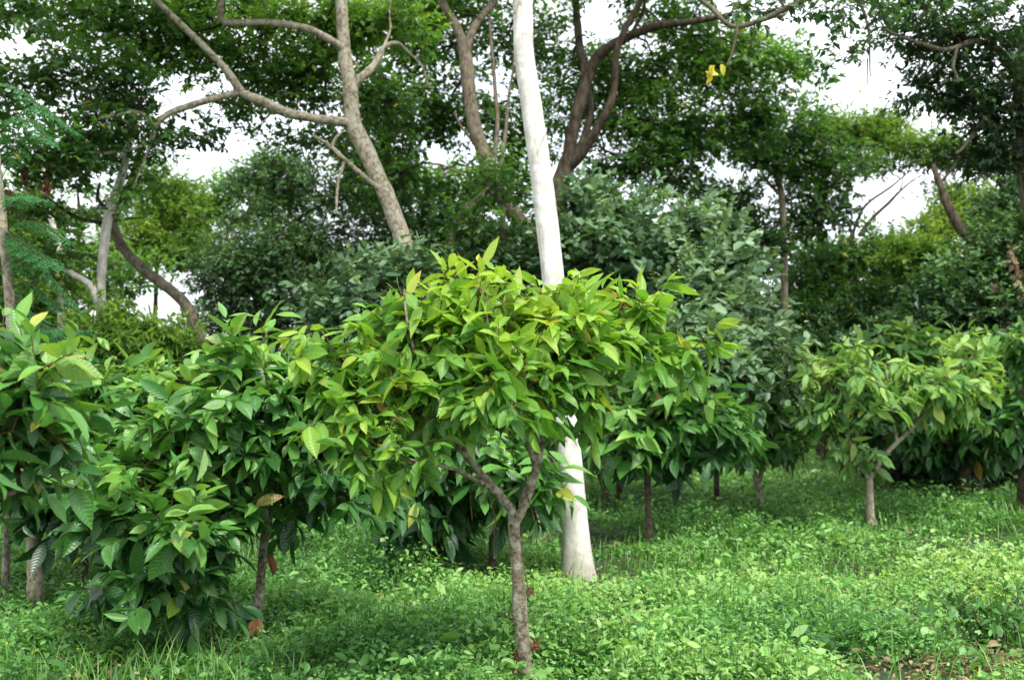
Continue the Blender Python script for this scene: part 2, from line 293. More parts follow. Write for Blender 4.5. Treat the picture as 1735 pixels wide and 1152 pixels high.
def crown(mb, rng, blobs, nh, nt, nl, L, asp, tm, limbs, tint=.4, tv=.12, tw=.25, hr=.35, up=.3, droop=.15, yel=.01, hang=.25, side=.85,
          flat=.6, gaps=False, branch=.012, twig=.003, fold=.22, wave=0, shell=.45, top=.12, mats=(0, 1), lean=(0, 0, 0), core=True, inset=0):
    """leafy crown: blobs -> branch ends -> twigs -> leaves, joined by branches to the limbs"""
    C, R, w, dt = [], [], [], []
    for b in blobs:
        px, py, Y, rx, ry = b[:5]; C.append(at(px, py, Y)); x = rx * Y / F; z = ry * Y / F
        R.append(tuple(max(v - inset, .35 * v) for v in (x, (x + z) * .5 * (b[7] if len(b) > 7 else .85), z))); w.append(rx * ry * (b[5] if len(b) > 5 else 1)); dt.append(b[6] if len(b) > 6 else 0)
    C, R, w, dt = np.array(C), np.array(R), np.array(w, float) ** .9, np.array(dt)  # dt shifts blob tint; darkest ones paint in shaded crown bottoms and masses
    bi = np.minimum(np.searchsorted(np.cumsum(w / w.sum()), (np.arange(nh) + rng.uniform(0, 1, nh)) / nh), len(C) - 1)
    d = rnd(rng, nh); d[:, 2] = np.where(d[:, 2] < -.2, d[:, 2] * rng.uniform(.2, 1, nh), d[:, 2])
    H = C[bi] + R[bi] * d * rng.uniform(0, 1, (nh, 1)) ** shell
    if gaps: k = ~in_gap(H, rng, .2); H, d, bi = H[k], d[k], bi[k]; nh = len(H)
    O = unit(d / R[bi])
    # skeleton of branches from limbs to branch ends
    nodes_, rad = list(np.asarray(limbs)), []
    order = np.argsort(np.min(np.linalg.norm(H[:, None] - np.asarray(limbs)[None], axis=-1), 1))
    arr = np.vstack([limbs, np.zeros((nh, 3))]); m = len(limbs); cost = np.zeros(len(arr)); ea, eb = [], []
    for i in order:
        dd = np.linalg.norm(arr[:m] - H[i], axis=1) + .35 * cost[:m]; j = int(np.argmin(dd))
        cost[m] = cost[j] + np.linalg.norm(arr[j] - H[i]); arr[m] = H[i]; ea.append(j); eb.append(m); m += 1
    load = np.ones(m)
    for j, b in zip(reversed(ea), reversed(eb)): load[j] += load[b]
    if core and len(ea):
        A, B = arr[ea], arr[eb]; mid = (A + B) / 2 + rng.normal(0, .05, A.shape) * np.linalg.norm(B - A, axis=1, keepdims=True) + np.array([0, 0, .03])
        rr = branch * np.sqrt(np.minimum(load[eb], 14)) * .55; sticks(mb, A, mid, rr * 1.15, rr, 5, mats[1]); sticks(mb, mid, B, rr, rr * .7, 5, mats[1])
    # twigs
    T = nh * nt; hi = np.repeat(np.arange(nh), nt)
    q = rnd(rng, T) * rng.uniform(0, 1, (T, 1)) ** .4; q[:, 2] *= flat
    B = H[hi] + hr * q
    D = unit(O[hi] * .45 + q * .8 + np.array([0, 0, up]) + rng.normal(0, .35, (T, 3)) + np.array(lean))
    if gaps:
        k = ~in_gap(B + D * tw * .5, rng); B, D, hi, q = B[k], D[k], hi[k], q[k]; T = len(B)
    tl = tw * rng.uniform(.55, 1.25, T)
    if twig:
        s_ = rng.uniform(size=T) < .8; sticks(mb, H[hi][s_], B[s_], twig * 1.3, twig, 3, mats[1]); sticks(mb, B, B + D * tl[:, None] + np.array([0, 0, -.06]) * tl[:, None], twig, twig * .5, 3, mats[1])
    # leaves
    s = (np.linspace(.08, 1, nl)[None] + rng.uniform(-.06, .06, (T, nl))); k = np.arange(nl)
    P1 = unit(np.cross(D, np.array([0, 0, 1.]) + rng.normal(0, .25, (T, 3)))); P2 = np.cross(D, P1)
    ang = k[None] * 2.6 + rng.uniform(0, 6.28, (T, 1)); sg = np.where(k % 2, 1, -1)[None]
    lat = P1[:, None] * (sg * .8 + .55 * np.cos(ang))[..., None] + P2[:, None] * (.55 * np.sin(ang))[..., None]
    A = unit(D[:, None] * (.25 + .75 * s ** 2)[..., None] + lat * side * (1.1 - .6 * s)[..., None] + rng.normal(0, .2, (T, nl, 3)) - np.array([0, 0, 1.]) * (hang * rng.uniform(.2, 1.7, (T, nl)))[..., None])
    N = np.array([0, 0, 1.]) + O[hi][:, None] * .35 + rng.normal(0, .5, (T, nl, 3))
    P = B[:, None] + D[:, None] * (tl[:, None] * s)[..., None] + np.array([0, 0, -.06]) * (tl[:, None] * s * s)[..., None]
    Ls = L * rng.uniform(.5, 1.28, (T, nl)) * rng.lognormal(0, .14, (T, 1)) * (1.05 - .3 * s)
    hv = rng.normal(0, tv * .6, nh)
    t = tint + dt[bi][hi][:, None] + hv[hi][:, None] + rng.normal(0, tv * .4, (T, 1)) + rng.normal(0, tv * .6, (T, nl)) + top * (O[hi][:, 2] * .6 + q[:, 2] + 1.1 * np.clip((H[:, 2] - np.median(H[:, 2])) / (np.std(H[:, 2]) + 1e-6) * .5, -1.2, .15)[hi])[:, None] + .08 * (s - .5)  # low and inner leaves tinted darker: crown shade in the colour, also leaf age
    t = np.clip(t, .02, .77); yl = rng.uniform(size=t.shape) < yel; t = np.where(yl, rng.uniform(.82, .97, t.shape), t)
    n = T * nl
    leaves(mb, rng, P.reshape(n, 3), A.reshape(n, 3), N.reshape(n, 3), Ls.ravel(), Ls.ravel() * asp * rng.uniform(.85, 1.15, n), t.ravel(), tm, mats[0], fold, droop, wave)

def limb_points(paths, step=.25):
    return np.vstack([catmull(ats(p), step) for p in paths])

def make_tree(name, label, cat, trunk, branches, crowns, bark, leafm, twigm, group=None, trunk_lump=.07, sides=14, bark2=None, flare=1.0, wob=.0, extras=None, split_crown=None):
    """trunk and branches are rows (px, py, Y, width px); the last trunk row is its foot"""
    rng = RNG(label); slim = .85 if 'shade' in name or name in ('dark_barked_tree', 'curved_trunk_tree') else 1
    tp = ats(trunk); foot = tp[-1].copy(); gz = float(ground_z(foot[0], foot[1])); tp[-1][2] = gz - .06
    r = np.array([t[3] / 2 * t[2] / F for t in trunk]) * (.5 + .5 * slim); r[-1] *= flare
    root = thing(name, label, cat, (foot[0], foot[1], gz), group)
    mb = MB(); tube(mb, tp, r, sides, 0, trunk_lump, .07, zlib.crc32(label.encode()) % 997, wob); mb.build('trunk', [bark], root)
    for i, b in enumerate(branches):
        mb = MB(); tube(mb, ats(b), slim * np.array([t[3] / 2 * t[2] / F for t in b]), 9, 0, trunk_lump, .07, i * 13 + 5, wob); mb.build('branch', [bark2 or bark], root)
    limbs = [catmull(tp[:max(2, len(tp) - (len(tp) > 3))], .2)] + [catmull(ats(b), .2) for b in branches]
    limbs = np.vstack(limbs)
    for c in crowns:
        mb = MB(); c = dict(c); nm = c.pop('name', 'crown'); lm = c.pop('leaf', leafm); lb = c.pop('label', None)
        crown(mb, rng, limbs=limbs, **c); mb.build(nm, [lm, twigm], root, lb)
    if extras: extras(root, rng)
    return root

# ------------------------------------------------------------------ the setting: ground, herbs, grass, sky
def build_ground():
    m, nt, N, L = nodes('soil')
    tc = N('ShaderNodeTexCoord'); n1 = N('ShaderNodeTexNoise'); n1.inputs['Scale'].default_value = 3.5; n1.inputs['Detail'].default_value = 9; L(tc.outputs['Object'], n1.inputs['Vector'])
    r = ramp_of(N, [(.3, (.014, .024, .008)), (.55, (.028, .045, .014)), (.75, (.06, .05, .028))]); L(n1.outputs['Fac'], r.inputs[0])
    bp = N('ShaderNodeBump'); bp.inputs['Strength'].default_value = .8; bp.inputs['Distance'].default_value = .05; L(n1.outputs['Fac'], bp.inputs['Height'])
    pb = N('ShaderNodeBsdfPrincipled'); pb.inputs['Roughness'].default_value = .95; L(r.outputs[0], pb.inputs['Base Color']); L(bp.outputs[0], pb.inputs['Normal'])
    o = N('ShaderNodeOutputMaterial'); L(pb.outputs[0], o.inputs[0])
    def axis(lo, hi, far): return np.concatenate([np.linspace(-far, lo, 14)[:-1], np.arange(lo, hi, .25), np.linspace(hi, far, 14)])
    gx, gy = np.meshgrid(axis(-16, 16, 600), axis(-2, 34, 600)); n, k = gx.shape
    V = np.stack([gx, gy, ground_z(gx, gy)], -1); i = np.arange(n - 1)[:, None] * k; j = np.arange(k - 1)[None]
    mb = MB(); mb.add(V, np.stack([i + j, i + j + 1, i + k + j + 1, i + k + j], -1).reshape(-1, 4), smooth=True)
    g = mb.build('ground', [m]); g['kind'] = 'structure'
build_ground()

def scatter(rng, n, y0, y1, bias=1.0):
    """ground points, denser close by"""
    u = rng.uniform(size=n); a, b = y0 ** -bias, y1 ** -bias
    y = (a + (b - a) * u) ** (-1 / bias); x = rng.uniform(-1, 1, n) * (.53 * y + .8)
    return x, y
def herbs():
    rng = RNG('herbs'); mb = MB()
    bare = lambda x, y: np.exp(-((x - 2.75) / .34) ** 2 - ((y - 6.2) / .22) ** 2)
    for kind, n, tm in (('broad', 46000, ROUND), ('pointed', 46000, MID), ('fine', 40000, FAR), ('weed', 900, MID)):
        sd = {'broad': 0, 'pointed': 50, 'fine': 90, 'weed': 130}[kind]
        x, y = scatter(rng, n, 4.6, 30, .9); p = xy0(x, y)
        lum = noise3(p, 1.7, 21); big = noise3(p, .45, 22); tall = .45 * noise3(p, 1.1, 23) + .55 * noise3(p, 2.9, 24); who = noise3(p, 1.3, 60 + sd)
        keep = (rng.uniform(size=n) < np.clip(-.35 + 2.0 * who, .08, 1)) & (rng.uniform(size=n) > bare(x, y) * .97) & (rng.uniform(size=n) < np.clip(4.2 * tall - .9, .12, 1))
        x, y, lum, big, tall = (a[keep] for a in (x, y, lum, big, tall)); n = len(x)
        h = (.015 + .34 * np.clip(tall * 2.2 - .72, 0, 1) * rng.uniform(.5, 1.1, n) + .05 * rng.uniform(.2, 1, n)) * np.clip(1.1 - .015 * y, .7, 1)
        for fx, fy, rr in ((-1.6, 6.75, .5), (-1.6, 6.3, .4), (-3.3, 7.4, .5), (.57, 9.1, .45), (.08, 5.5, .2), (-.1, 9.2, .35), (1.35, 10.7, .35), (3.78, 11.6, .35)):
            h = h * (1 - .72 * np.exp(-((x - fx) ** 2 + (y - fy) ** 2) / rr ** 2))      # trampled low round the feet of the trunks
        if kind == 'weed': h = h * .7 + rng.uniform(.06, .2, n)
        z = ground_z(x, y); k = {'broad': 5, 'pointed': 7, 'fine': 10, 'weed': 12}[kind]; fs = np.clip(.74 + y / 24, .9, 1.9)
        P = np.stack([x, y, z], -1)[:, None] + rng.normal(0, .045, (n, k, 3)) * np.array([1, 1, 0]) * fs[:, None, None]
        u = np.linspace(.25, 1, k)[None] * rng.uniform(.75, 1.2, (n, k)); P[..., 2] += h[:, None] * u
        an = rng.uniform(0, 6.28, (n, k)); A = np.stack([np.cos(an), np.sin(an), rng.normal(.05, .55, (n, k))], -1)
        N = np.array([0, 0, 1.]) + rng.normal(0, .45, (n, k, 3))
        L = {'broad': .038, 'pointed': .046, 'fine': .025, 'weed': .068}[kind] * fs * rng.lognormal(0, .28, n)
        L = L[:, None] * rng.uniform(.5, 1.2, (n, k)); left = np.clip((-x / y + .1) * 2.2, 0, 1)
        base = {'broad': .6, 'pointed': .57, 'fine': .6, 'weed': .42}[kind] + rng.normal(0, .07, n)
        t = (base + .34 * (lum - .5) + .34 * (big - .5) + .35 * (tall - .5) - .3 * left - .24 * np.clip((y - 8.5) / 3, 0, 1) * np.clip((19 - y) / 5, 0, 1) + .05)[:, None] + .3 * (np.linspace(0, 1, k)[None] - .65) + rng.normal(0, .08, (n, k))  # left side and middle distance darkened: shade put into the herb tint
        t = np.clip(t, .02, .9); q = n * k; asp = {'broad': (.6, .9), 'pointed': (.3, .48), 'fine': (.4, .7), 'weed': (.32, .6)}[kind]
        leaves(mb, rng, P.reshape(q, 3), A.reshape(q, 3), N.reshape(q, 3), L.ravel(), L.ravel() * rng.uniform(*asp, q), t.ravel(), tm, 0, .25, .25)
        b = P[:, -1].copy(); a0 = np.stack([x, y, z], -1); sl = h > .12; sticks(mb, a0[sl], b[sl], .0012, .0008, 3, 1)
    g = mb.build('ground_cover', [M['herb'], M['feather']]); g['kind'] = 'stuff'; g['label'] = 'low carpet of small leafy green herbs covering the plantation floor'; g['category'] = 'ground cover'
def blades(mb, rng, x, y, h, wd, tint, bend=.6):
    n = len(x); z = ground_z(x, y); a = rng.uniform(0, 6.28, n); d = np.stack([np.cos(a), np.sin(a), np.zeros(n)], -1); s = np.stack([-np.sin(a), np.cos(a), np.zeros(n)], -1)
    t = np.array([0, .35, .7, 1]); bnd = bend * rng.uniform(.3, 1.2, n)
    c = np.stack([x, y, z], -1)[:, None] + d[:, None] * (h * bnd)[:, None, None] * (t ** 2)[None, :, None] + np.array([0, 0, 1.]) * (h[:, None] * (t - .35 * bnd[:, None] * t ** 2))[..., None]
    w = wd[:, None] * np.array([.7, 1, .7, .05])[None]
    V = np.stack([c - s[:, None] * w[..., None], c + s[:, None] * w[..., None]], 2).reshape(n, 8, 3)
    f = np.array([[0, 1, 3, 2], [2, 3, 5, 4], [4, 5, 7, 6]])
    mb.add(V.reshape(-1, 3), (np.arange(n)[:, None, None] * 8 + f[None]).reshape(-1, 4), 0, np.repeat(tint, 8), None, True)
def grasses():
    rng = RNG('grass'); mb = MB()
    x, y = scatter(rng, 52000, 9, 30, .5); nz = noise3(xy0(x, y), .5, 41)
    k = rng.uniform(size=len(x)) < np.clip(nz * 1.9 - .45, .05, 1) * np.clip((y - 8) / 6, 0, 1); x, y = x[k], y[k]; n = len(x)
    blades(mb, rng, x, y, rng.uniform(.1, .28, n), .0035 * np.clip(y / 8, 1, 3) * rng.uniform(.7, 1.4, n), np.clip(.5 + .3 * (noise3(xy0(x, y), .9, 42) - .5) + rng.normal(0, .14, n), 0, .95))
    x, y = scatter(rng, 26000, 4.8, 12, 1.); k = rng.uniform(size=len(x)) < .05 + .5 * np.exp(-((x / y + .28) / .18) ** 2) * (y < 8) * (noise3(xy0(x, y), 1.2, 43) > .4); x, y = x[k], y[k]; n = len(x)
    blades(mb, rng, x, y, rng.uniform(.1, .34, n), rng.uniform(.002, .005, n), np.clip(.5 + rng.normal(0, .16, n), 0, .98))
    g = mb.build('grass', [M['grass']]); g['kind'] = 'stuff'; g['label'] = 'thin green grass blades growing among the herbs and under the shrubs'; g['category'] = 'grass'
    mb = MB(); n = 800; x, y = scatter(rng, n, 5, 14, 1.2); P = np.stack([x, y, ground_z(x, y) + rng.uniform(.08, .2, n)], -1)
    leaves(mb, rng, P, rnd(rng, n), np.array([0, 0, 1.]) + rng.normal(0, .4, (n, 3)), rng.uniform(.012, .026, n), rng.uniform(.01, .018, n), rng.uniform(0, .45, n), ROUND)
    g = mb.build('yellow_flower_specks', [M['yellow']]); g['kind'] = 'stuff'; g['label'] = 'tiny yellow flowers and yellowed leaflets dotted through the herbs'; g['category'] = 'flowers'
    mb = MB(); n = 1100; x = rng.normal(2.75, .3, n); y = rng.normal(6.2, .2, n)
    x2, y2 = scatter(rng, 5200, 5, 14, 1.); x, y = np.r_[x, x2], np.r_[y, y2]; n = len(x); P = np.stack([x, y, ground_z(x, y) + rng.uniform(.005, .09, n)], -1)
    leaves(mb, rng, P, rnd(rng, n) * np.array([1, 1, .3]), np.array([0, 0, 1.]) + rng.normal(0, .3, (n, 3)), rng.uniform(.02, .08, n), rng.uniform(.008, .035, n), rng.uniform(0, 1, n), ROUND, 0, .4, .3)
    g = mb.build('leaf_litter', [M['dead']]); g['kind'] = 'stuff'; g['label'] = 'brown dry leaf litter lying on the bare patch and between herbs'; g['category'] = 'leaf litter'
herbs(); grasses()

# ------------------------------------------------------------------ cocoa trees
COCOA = dict(asp=.38, hang=.5, up=.25, droop=.22, fold=.3, wave=.035, side=.95, twig=.0035, branch=.008, flat=.7, hr=.16, inset=.13)
def vines(rows, mat):
    def go(root, rng):
        for v in rows:
            mb = MB(); tube(mb, ats(v), np.full(len(v), .0028), 5, 0, .2, .05, int(v[0][0]), .06); mb.build('hanging_vine', [mat], root)
    return go
def centre_extras(root, rng):
    vines([[(828, 800, 5.6), (822, 830, 5.55), (829, 868, 5.55), (836, 905, 5.5)], [(892, 820, 5.6), (901, 850, 5.6), (912, 888, 5.6), (911, 925, 5.6)], [(893, 800, 5.68), (886, 890, 5.62), (884, 965, 5.6), (893, 1010, 5.6)],
           [(800, 800, 5.6), (797, 845, 5.6), (800, 880, 5.6)]], M['twig'])(root, rng)
    for i, (px, py, r) in enumerate([(877, 1042, .03), (897, 1000, .022), (873, 1028, .02), (906, 1090, .028), (880, 1110, .034), (876, 1135, .022), (872, 905, .016), (884, 1075, .02)]):
        c = at(px, py, 5.66); mb = MB(); n = 60
        leaves(mb, rng, c + rng.normal(0, r * .35, (n, 3)), rnd(rng, n) - np.array([0, 0, .5]), rnd(rng, n), rng.uniform(.5, 1.3, n) * r, r * .35, rng.uniform(0, .7, n), MID, 0, .3, .3)
        mb.build('dried_flower_tuft', [M['dry'] if i % 3 == 0 else M['twig_red']], root)
make_tree('cocoa_tree', 'bright yellow-green cocoa tree with forked lichen-spotted trunk at the centre front', 'cocoa tree',
    [(872, 866, 5.62, 22), (873, 910, 5.62, 21), (878, 985, 5.63, 22), (885, 1070, 5.65, 24), (891, 1150, 5.68, 27), (895, 1192, 5.7, 36)],
    [[(876, 885, 5.62, 15), (866, 862, 5.62, 17), (846, 836, 5.6, 15), (815, 802, 5.55, 13), (775, 745, 5.45, 12), (725, 660, 5.35, 8), (690, 560, 5.3, 5), (685, 490, 5.3, 3)],
     [(874, 885, 5.62, 15), (884, 850, 5.62, 17), (902, 808, 5.63, 15), (915, 750, 5.65, 13), (918, 690, 5.7, 12), (945, 590, 5.8, 7), (990, 520, 5.9, 4)],
     [(908, 790, 5.63, 12), (890, 740, 5.6, 11), (850, 660, 5.4, 8), (830, 560, 5.3, 5), (820, 500, 5.3, 3)],
     [(918, 700, 5.7, 10), (985, 660, 5.75, 8), (1070, 600, 5.85, 6), (1110, 530, 5.9, 3)],
     [(790, 768, 5.5, 10), (700, 725, 5.4, 8), (620, 690, 5.4, 6), (570, 610, 5.45, 4), (545, 560, 5.5, 2.5)],
     [(840, 828, 5.6, 9), (768, 790, 5.35, 7), (700, 775, 5.25, 5), (650, 760, 5.2, 3)]],
    [dict(blobs=[(800, 590, 5.45, 150, 85), (690, 570, 5.45, 110, 75), (640, 760, 5.25, 60, 60, 1, .1), (590, 700, 5.35, 50, 60, 1, .04), (860, 640, 5.2, 110, 70), (950, 590, 5.7, 130, 85), (1060, 580, 5.85, 95, 80), (600, 640, 5.5, 75, 75, 1, -.04), (720, 690, 5.3, 130, 65, 1, .03), (670, 765, 5.2, 70, 50, 1, .08),
                 (880, 520, 5.6, 120, 34, 1, .06), (955, 570, 5.5, 60, 60, 1.6, .04), (940, 640, 5.45, 70, 60, 1.4), (700, 535, 5.4, 70, 20, 1, .04), (1070, 520, 5.9, 80, 22, 1, .08), (800, 515, 5.5, 100, 16, 1.2, .1), (960, 515, 5.75, 80, 16, 1.2, .1), (680, 505, 5.4, 40, 12, .8, .14), (548, 590, 5.5, 24, 30, .9, .1), (535, 565, 5.5, 14, 18, 1, .14), (960, 680, 5.6, 90, 50), (1160, 600, 5.9, 38, 50, .8, .1), (800, 690, 5.25, 80, 60, 1, .02)],
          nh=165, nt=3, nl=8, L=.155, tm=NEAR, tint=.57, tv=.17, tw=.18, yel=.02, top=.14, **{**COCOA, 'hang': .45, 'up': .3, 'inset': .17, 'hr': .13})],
    M['cocoabark'], M['cocoa'], M['twig_red'], None, .2, 18, wob=.03, extras=centre_extras)

G1 = 'cocoa trees of the plantation rows'
def front_left_extras(root, rng):
    for (px, py, y, l) in [(434, 1050, 6.95, .13), (441, 1056, 6.95, .12), (428, 1058, 6.94, .11)]:
        mb = MB(); leaves(mb, rng, at(px, py - 8, y)[None], np.array([[rng.normal(0, .2), -.15, -1]]), np.array([[0, -1, .1]]), l, .05, [rng.uniform(.4, 1)], NEAR, 0, .25, .1); mb.build('reddish_young_leaf', [M['dry']], root)
    for (px, py) in [(458, 945), (463, 958)]:
        mb = MB(); tube(mb, [at(px - 2, py - 20, 6.9), at(px, py - 6, 6.88), at(px + 1, py + 6, 6.88), at(px, py + 16, 6.88)], [.004, .018, .02, .003], 8, 0, .15, .02); mb.build('young_pod', [M['dry']], root)
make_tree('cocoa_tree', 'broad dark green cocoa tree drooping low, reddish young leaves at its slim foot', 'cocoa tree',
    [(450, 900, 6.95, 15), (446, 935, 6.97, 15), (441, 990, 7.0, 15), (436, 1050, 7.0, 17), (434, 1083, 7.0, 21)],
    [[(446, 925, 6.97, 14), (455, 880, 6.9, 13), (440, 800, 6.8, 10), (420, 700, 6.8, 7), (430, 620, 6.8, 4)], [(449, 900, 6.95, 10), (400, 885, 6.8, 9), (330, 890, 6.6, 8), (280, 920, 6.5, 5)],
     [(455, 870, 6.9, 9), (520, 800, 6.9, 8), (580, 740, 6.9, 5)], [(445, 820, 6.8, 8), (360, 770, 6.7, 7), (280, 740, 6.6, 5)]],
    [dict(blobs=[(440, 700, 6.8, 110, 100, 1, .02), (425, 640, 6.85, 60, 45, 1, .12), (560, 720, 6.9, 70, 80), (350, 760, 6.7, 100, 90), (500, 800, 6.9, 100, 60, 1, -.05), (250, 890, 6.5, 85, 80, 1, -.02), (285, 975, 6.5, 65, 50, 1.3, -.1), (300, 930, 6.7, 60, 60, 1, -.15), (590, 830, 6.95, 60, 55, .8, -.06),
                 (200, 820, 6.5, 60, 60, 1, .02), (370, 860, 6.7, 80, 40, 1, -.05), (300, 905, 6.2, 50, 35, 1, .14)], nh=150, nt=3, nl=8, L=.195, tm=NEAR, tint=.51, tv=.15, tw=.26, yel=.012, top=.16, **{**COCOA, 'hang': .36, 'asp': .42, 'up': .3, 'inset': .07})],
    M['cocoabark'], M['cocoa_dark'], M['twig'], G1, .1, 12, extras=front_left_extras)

make_tree('cocoa_tree', 'nearest cocoa tree with large ribbed leaves cut by the left edge', 'cocoa tree',
    [(-130, 900, 4.5, 36), (-140, 1000, 4.5, 36), (-150, 1150, 4.5, 38), (-155, 1325, 4.5, 46)],
    [[(-135, 950, 4.5, 26), (-70, 850, 4.4, 22), (-10, 740, 4.35, 14), (60, 680, 4.3, 8)], [(-135, 930, 4.5, 22), (-90, 920, 4.3, 14), (-30, 920, 4.2, 6)], [(-80, 850, 4.4, 14), (10, 840, 4.4, 10), (60, 810, 4.4, 6)]],
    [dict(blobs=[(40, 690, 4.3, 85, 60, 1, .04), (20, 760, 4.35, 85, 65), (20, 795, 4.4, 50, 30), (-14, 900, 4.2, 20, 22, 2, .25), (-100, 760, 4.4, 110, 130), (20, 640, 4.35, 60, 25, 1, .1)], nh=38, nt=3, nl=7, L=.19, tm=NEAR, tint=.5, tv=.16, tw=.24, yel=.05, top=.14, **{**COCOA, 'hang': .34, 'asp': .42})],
    M['cocoabark'], M['cocoa_dark'], M['twig_red'], G1)

def small_cocoa(label, trunk, branches, blobs, nh, L, leaf, bark, tint=.4, tv=.15, yel=.006, nt=3, nl=7, twigm='twig', **k):
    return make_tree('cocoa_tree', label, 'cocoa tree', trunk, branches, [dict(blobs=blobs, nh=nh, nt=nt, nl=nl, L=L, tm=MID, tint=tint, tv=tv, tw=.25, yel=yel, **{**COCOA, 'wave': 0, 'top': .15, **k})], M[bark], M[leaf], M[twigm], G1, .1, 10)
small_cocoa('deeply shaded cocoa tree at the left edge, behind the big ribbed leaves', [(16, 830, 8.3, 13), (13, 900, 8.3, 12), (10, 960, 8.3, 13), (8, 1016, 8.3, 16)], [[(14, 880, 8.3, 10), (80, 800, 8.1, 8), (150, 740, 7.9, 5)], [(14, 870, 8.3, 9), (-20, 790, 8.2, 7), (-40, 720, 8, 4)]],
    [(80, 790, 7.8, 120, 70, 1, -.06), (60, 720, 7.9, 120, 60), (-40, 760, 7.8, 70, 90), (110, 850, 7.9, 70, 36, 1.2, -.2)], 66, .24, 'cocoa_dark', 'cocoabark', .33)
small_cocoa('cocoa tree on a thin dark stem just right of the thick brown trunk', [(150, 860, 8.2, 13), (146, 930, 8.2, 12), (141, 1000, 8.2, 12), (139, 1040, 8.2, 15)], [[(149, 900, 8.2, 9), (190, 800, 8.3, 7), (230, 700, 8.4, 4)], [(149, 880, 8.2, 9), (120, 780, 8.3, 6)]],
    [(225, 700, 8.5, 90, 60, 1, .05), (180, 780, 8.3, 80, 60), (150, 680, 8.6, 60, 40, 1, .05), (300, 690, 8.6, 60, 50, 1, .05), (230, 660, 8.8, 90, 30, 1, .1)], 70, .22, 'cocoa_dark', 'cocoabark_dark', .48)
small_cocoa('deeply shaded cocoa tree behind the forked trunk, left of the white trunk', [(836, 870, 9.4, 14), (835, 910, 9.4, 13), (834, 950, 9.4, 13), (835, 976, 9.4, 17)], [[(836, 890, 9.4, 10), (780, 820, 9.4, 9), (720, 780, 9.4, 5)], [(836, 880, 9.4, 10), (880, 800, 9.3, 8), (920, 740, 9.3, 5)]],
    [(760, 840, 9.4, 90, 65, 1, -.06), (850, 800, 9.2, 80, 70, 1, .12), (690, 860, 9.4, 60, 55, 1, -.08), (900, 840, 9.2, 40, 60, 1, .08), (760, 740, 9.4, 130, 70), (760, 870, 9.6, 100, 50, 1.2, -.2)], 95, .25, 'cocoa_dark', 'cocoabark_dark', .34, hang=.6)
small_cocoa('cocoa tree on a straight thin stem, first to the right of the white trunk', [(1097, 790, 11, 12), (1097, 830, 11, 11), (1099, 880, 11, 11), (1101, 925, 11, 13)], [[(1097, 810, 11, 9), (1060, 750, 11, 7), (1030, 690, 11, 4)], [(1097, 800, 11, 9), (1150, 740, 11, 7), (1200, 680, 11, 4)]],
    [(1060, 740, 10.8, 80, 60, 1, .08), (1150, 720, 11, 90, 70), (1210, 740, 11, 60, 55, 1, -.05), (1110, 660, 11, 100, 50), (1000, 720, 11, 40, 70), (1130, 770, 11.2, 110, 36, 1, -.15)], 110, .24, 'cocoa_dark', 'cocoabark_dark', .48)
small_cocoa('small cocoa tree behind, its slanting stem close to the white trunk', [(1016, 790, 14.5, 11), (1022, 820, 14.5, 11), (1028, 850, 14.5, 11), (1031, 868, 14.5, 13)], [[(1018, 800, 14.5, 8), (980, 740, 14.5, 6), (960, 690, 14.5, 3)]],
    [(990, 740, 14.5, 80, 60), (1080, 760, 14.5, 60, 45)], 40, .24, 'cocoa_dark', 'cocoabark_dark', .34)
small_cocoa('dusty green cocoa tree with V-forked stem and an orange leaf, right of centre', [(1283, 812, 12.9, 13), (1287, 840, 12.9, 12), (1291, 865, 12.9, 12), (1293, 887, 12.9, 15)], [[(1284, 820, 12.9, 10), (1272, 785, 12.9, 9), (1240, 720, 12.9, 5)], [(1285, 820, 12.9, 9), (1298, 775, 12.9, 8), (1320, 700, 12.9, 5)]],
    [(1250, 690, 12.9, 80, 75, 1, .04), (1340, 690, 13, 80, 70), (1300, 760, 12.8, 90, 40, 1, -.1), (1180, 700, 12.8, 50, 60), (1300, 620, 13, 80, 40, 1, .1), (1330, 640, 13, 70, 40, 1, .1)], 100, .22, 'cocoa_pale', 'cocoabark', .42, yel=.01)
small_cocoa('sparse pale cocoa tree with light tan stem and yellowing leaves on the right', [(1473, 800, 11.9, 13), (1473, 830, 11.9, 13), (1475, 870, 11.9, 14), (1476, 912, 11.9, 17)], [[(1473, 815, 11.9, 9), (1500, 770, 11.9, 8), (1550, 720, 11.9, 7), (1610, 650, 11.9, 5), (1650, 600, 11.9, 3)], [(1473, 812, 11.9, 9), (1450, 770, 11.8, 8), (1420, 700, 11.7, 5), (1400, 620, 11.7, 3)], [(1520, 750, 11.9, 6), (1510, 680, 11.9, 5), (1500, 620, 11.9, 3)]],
    [(1430, 650, 11.7, 75, 65), (1560, 650, 11.9, 90, 60, 1, .06), (1500, 690, 11.7, 70, 40), (1620, 670, 11.9, 60, 60, 1, .12), (1460, 770, 11.8, 50, 28, .8, .04), (1390, 700, 11.8, 40, 50), (1640, 600, 12, 40, 35, .9, .15)], 76, .21, 'cocoa_pale', 'tan', .45, yel=.02, tv=.18, hang=.6)
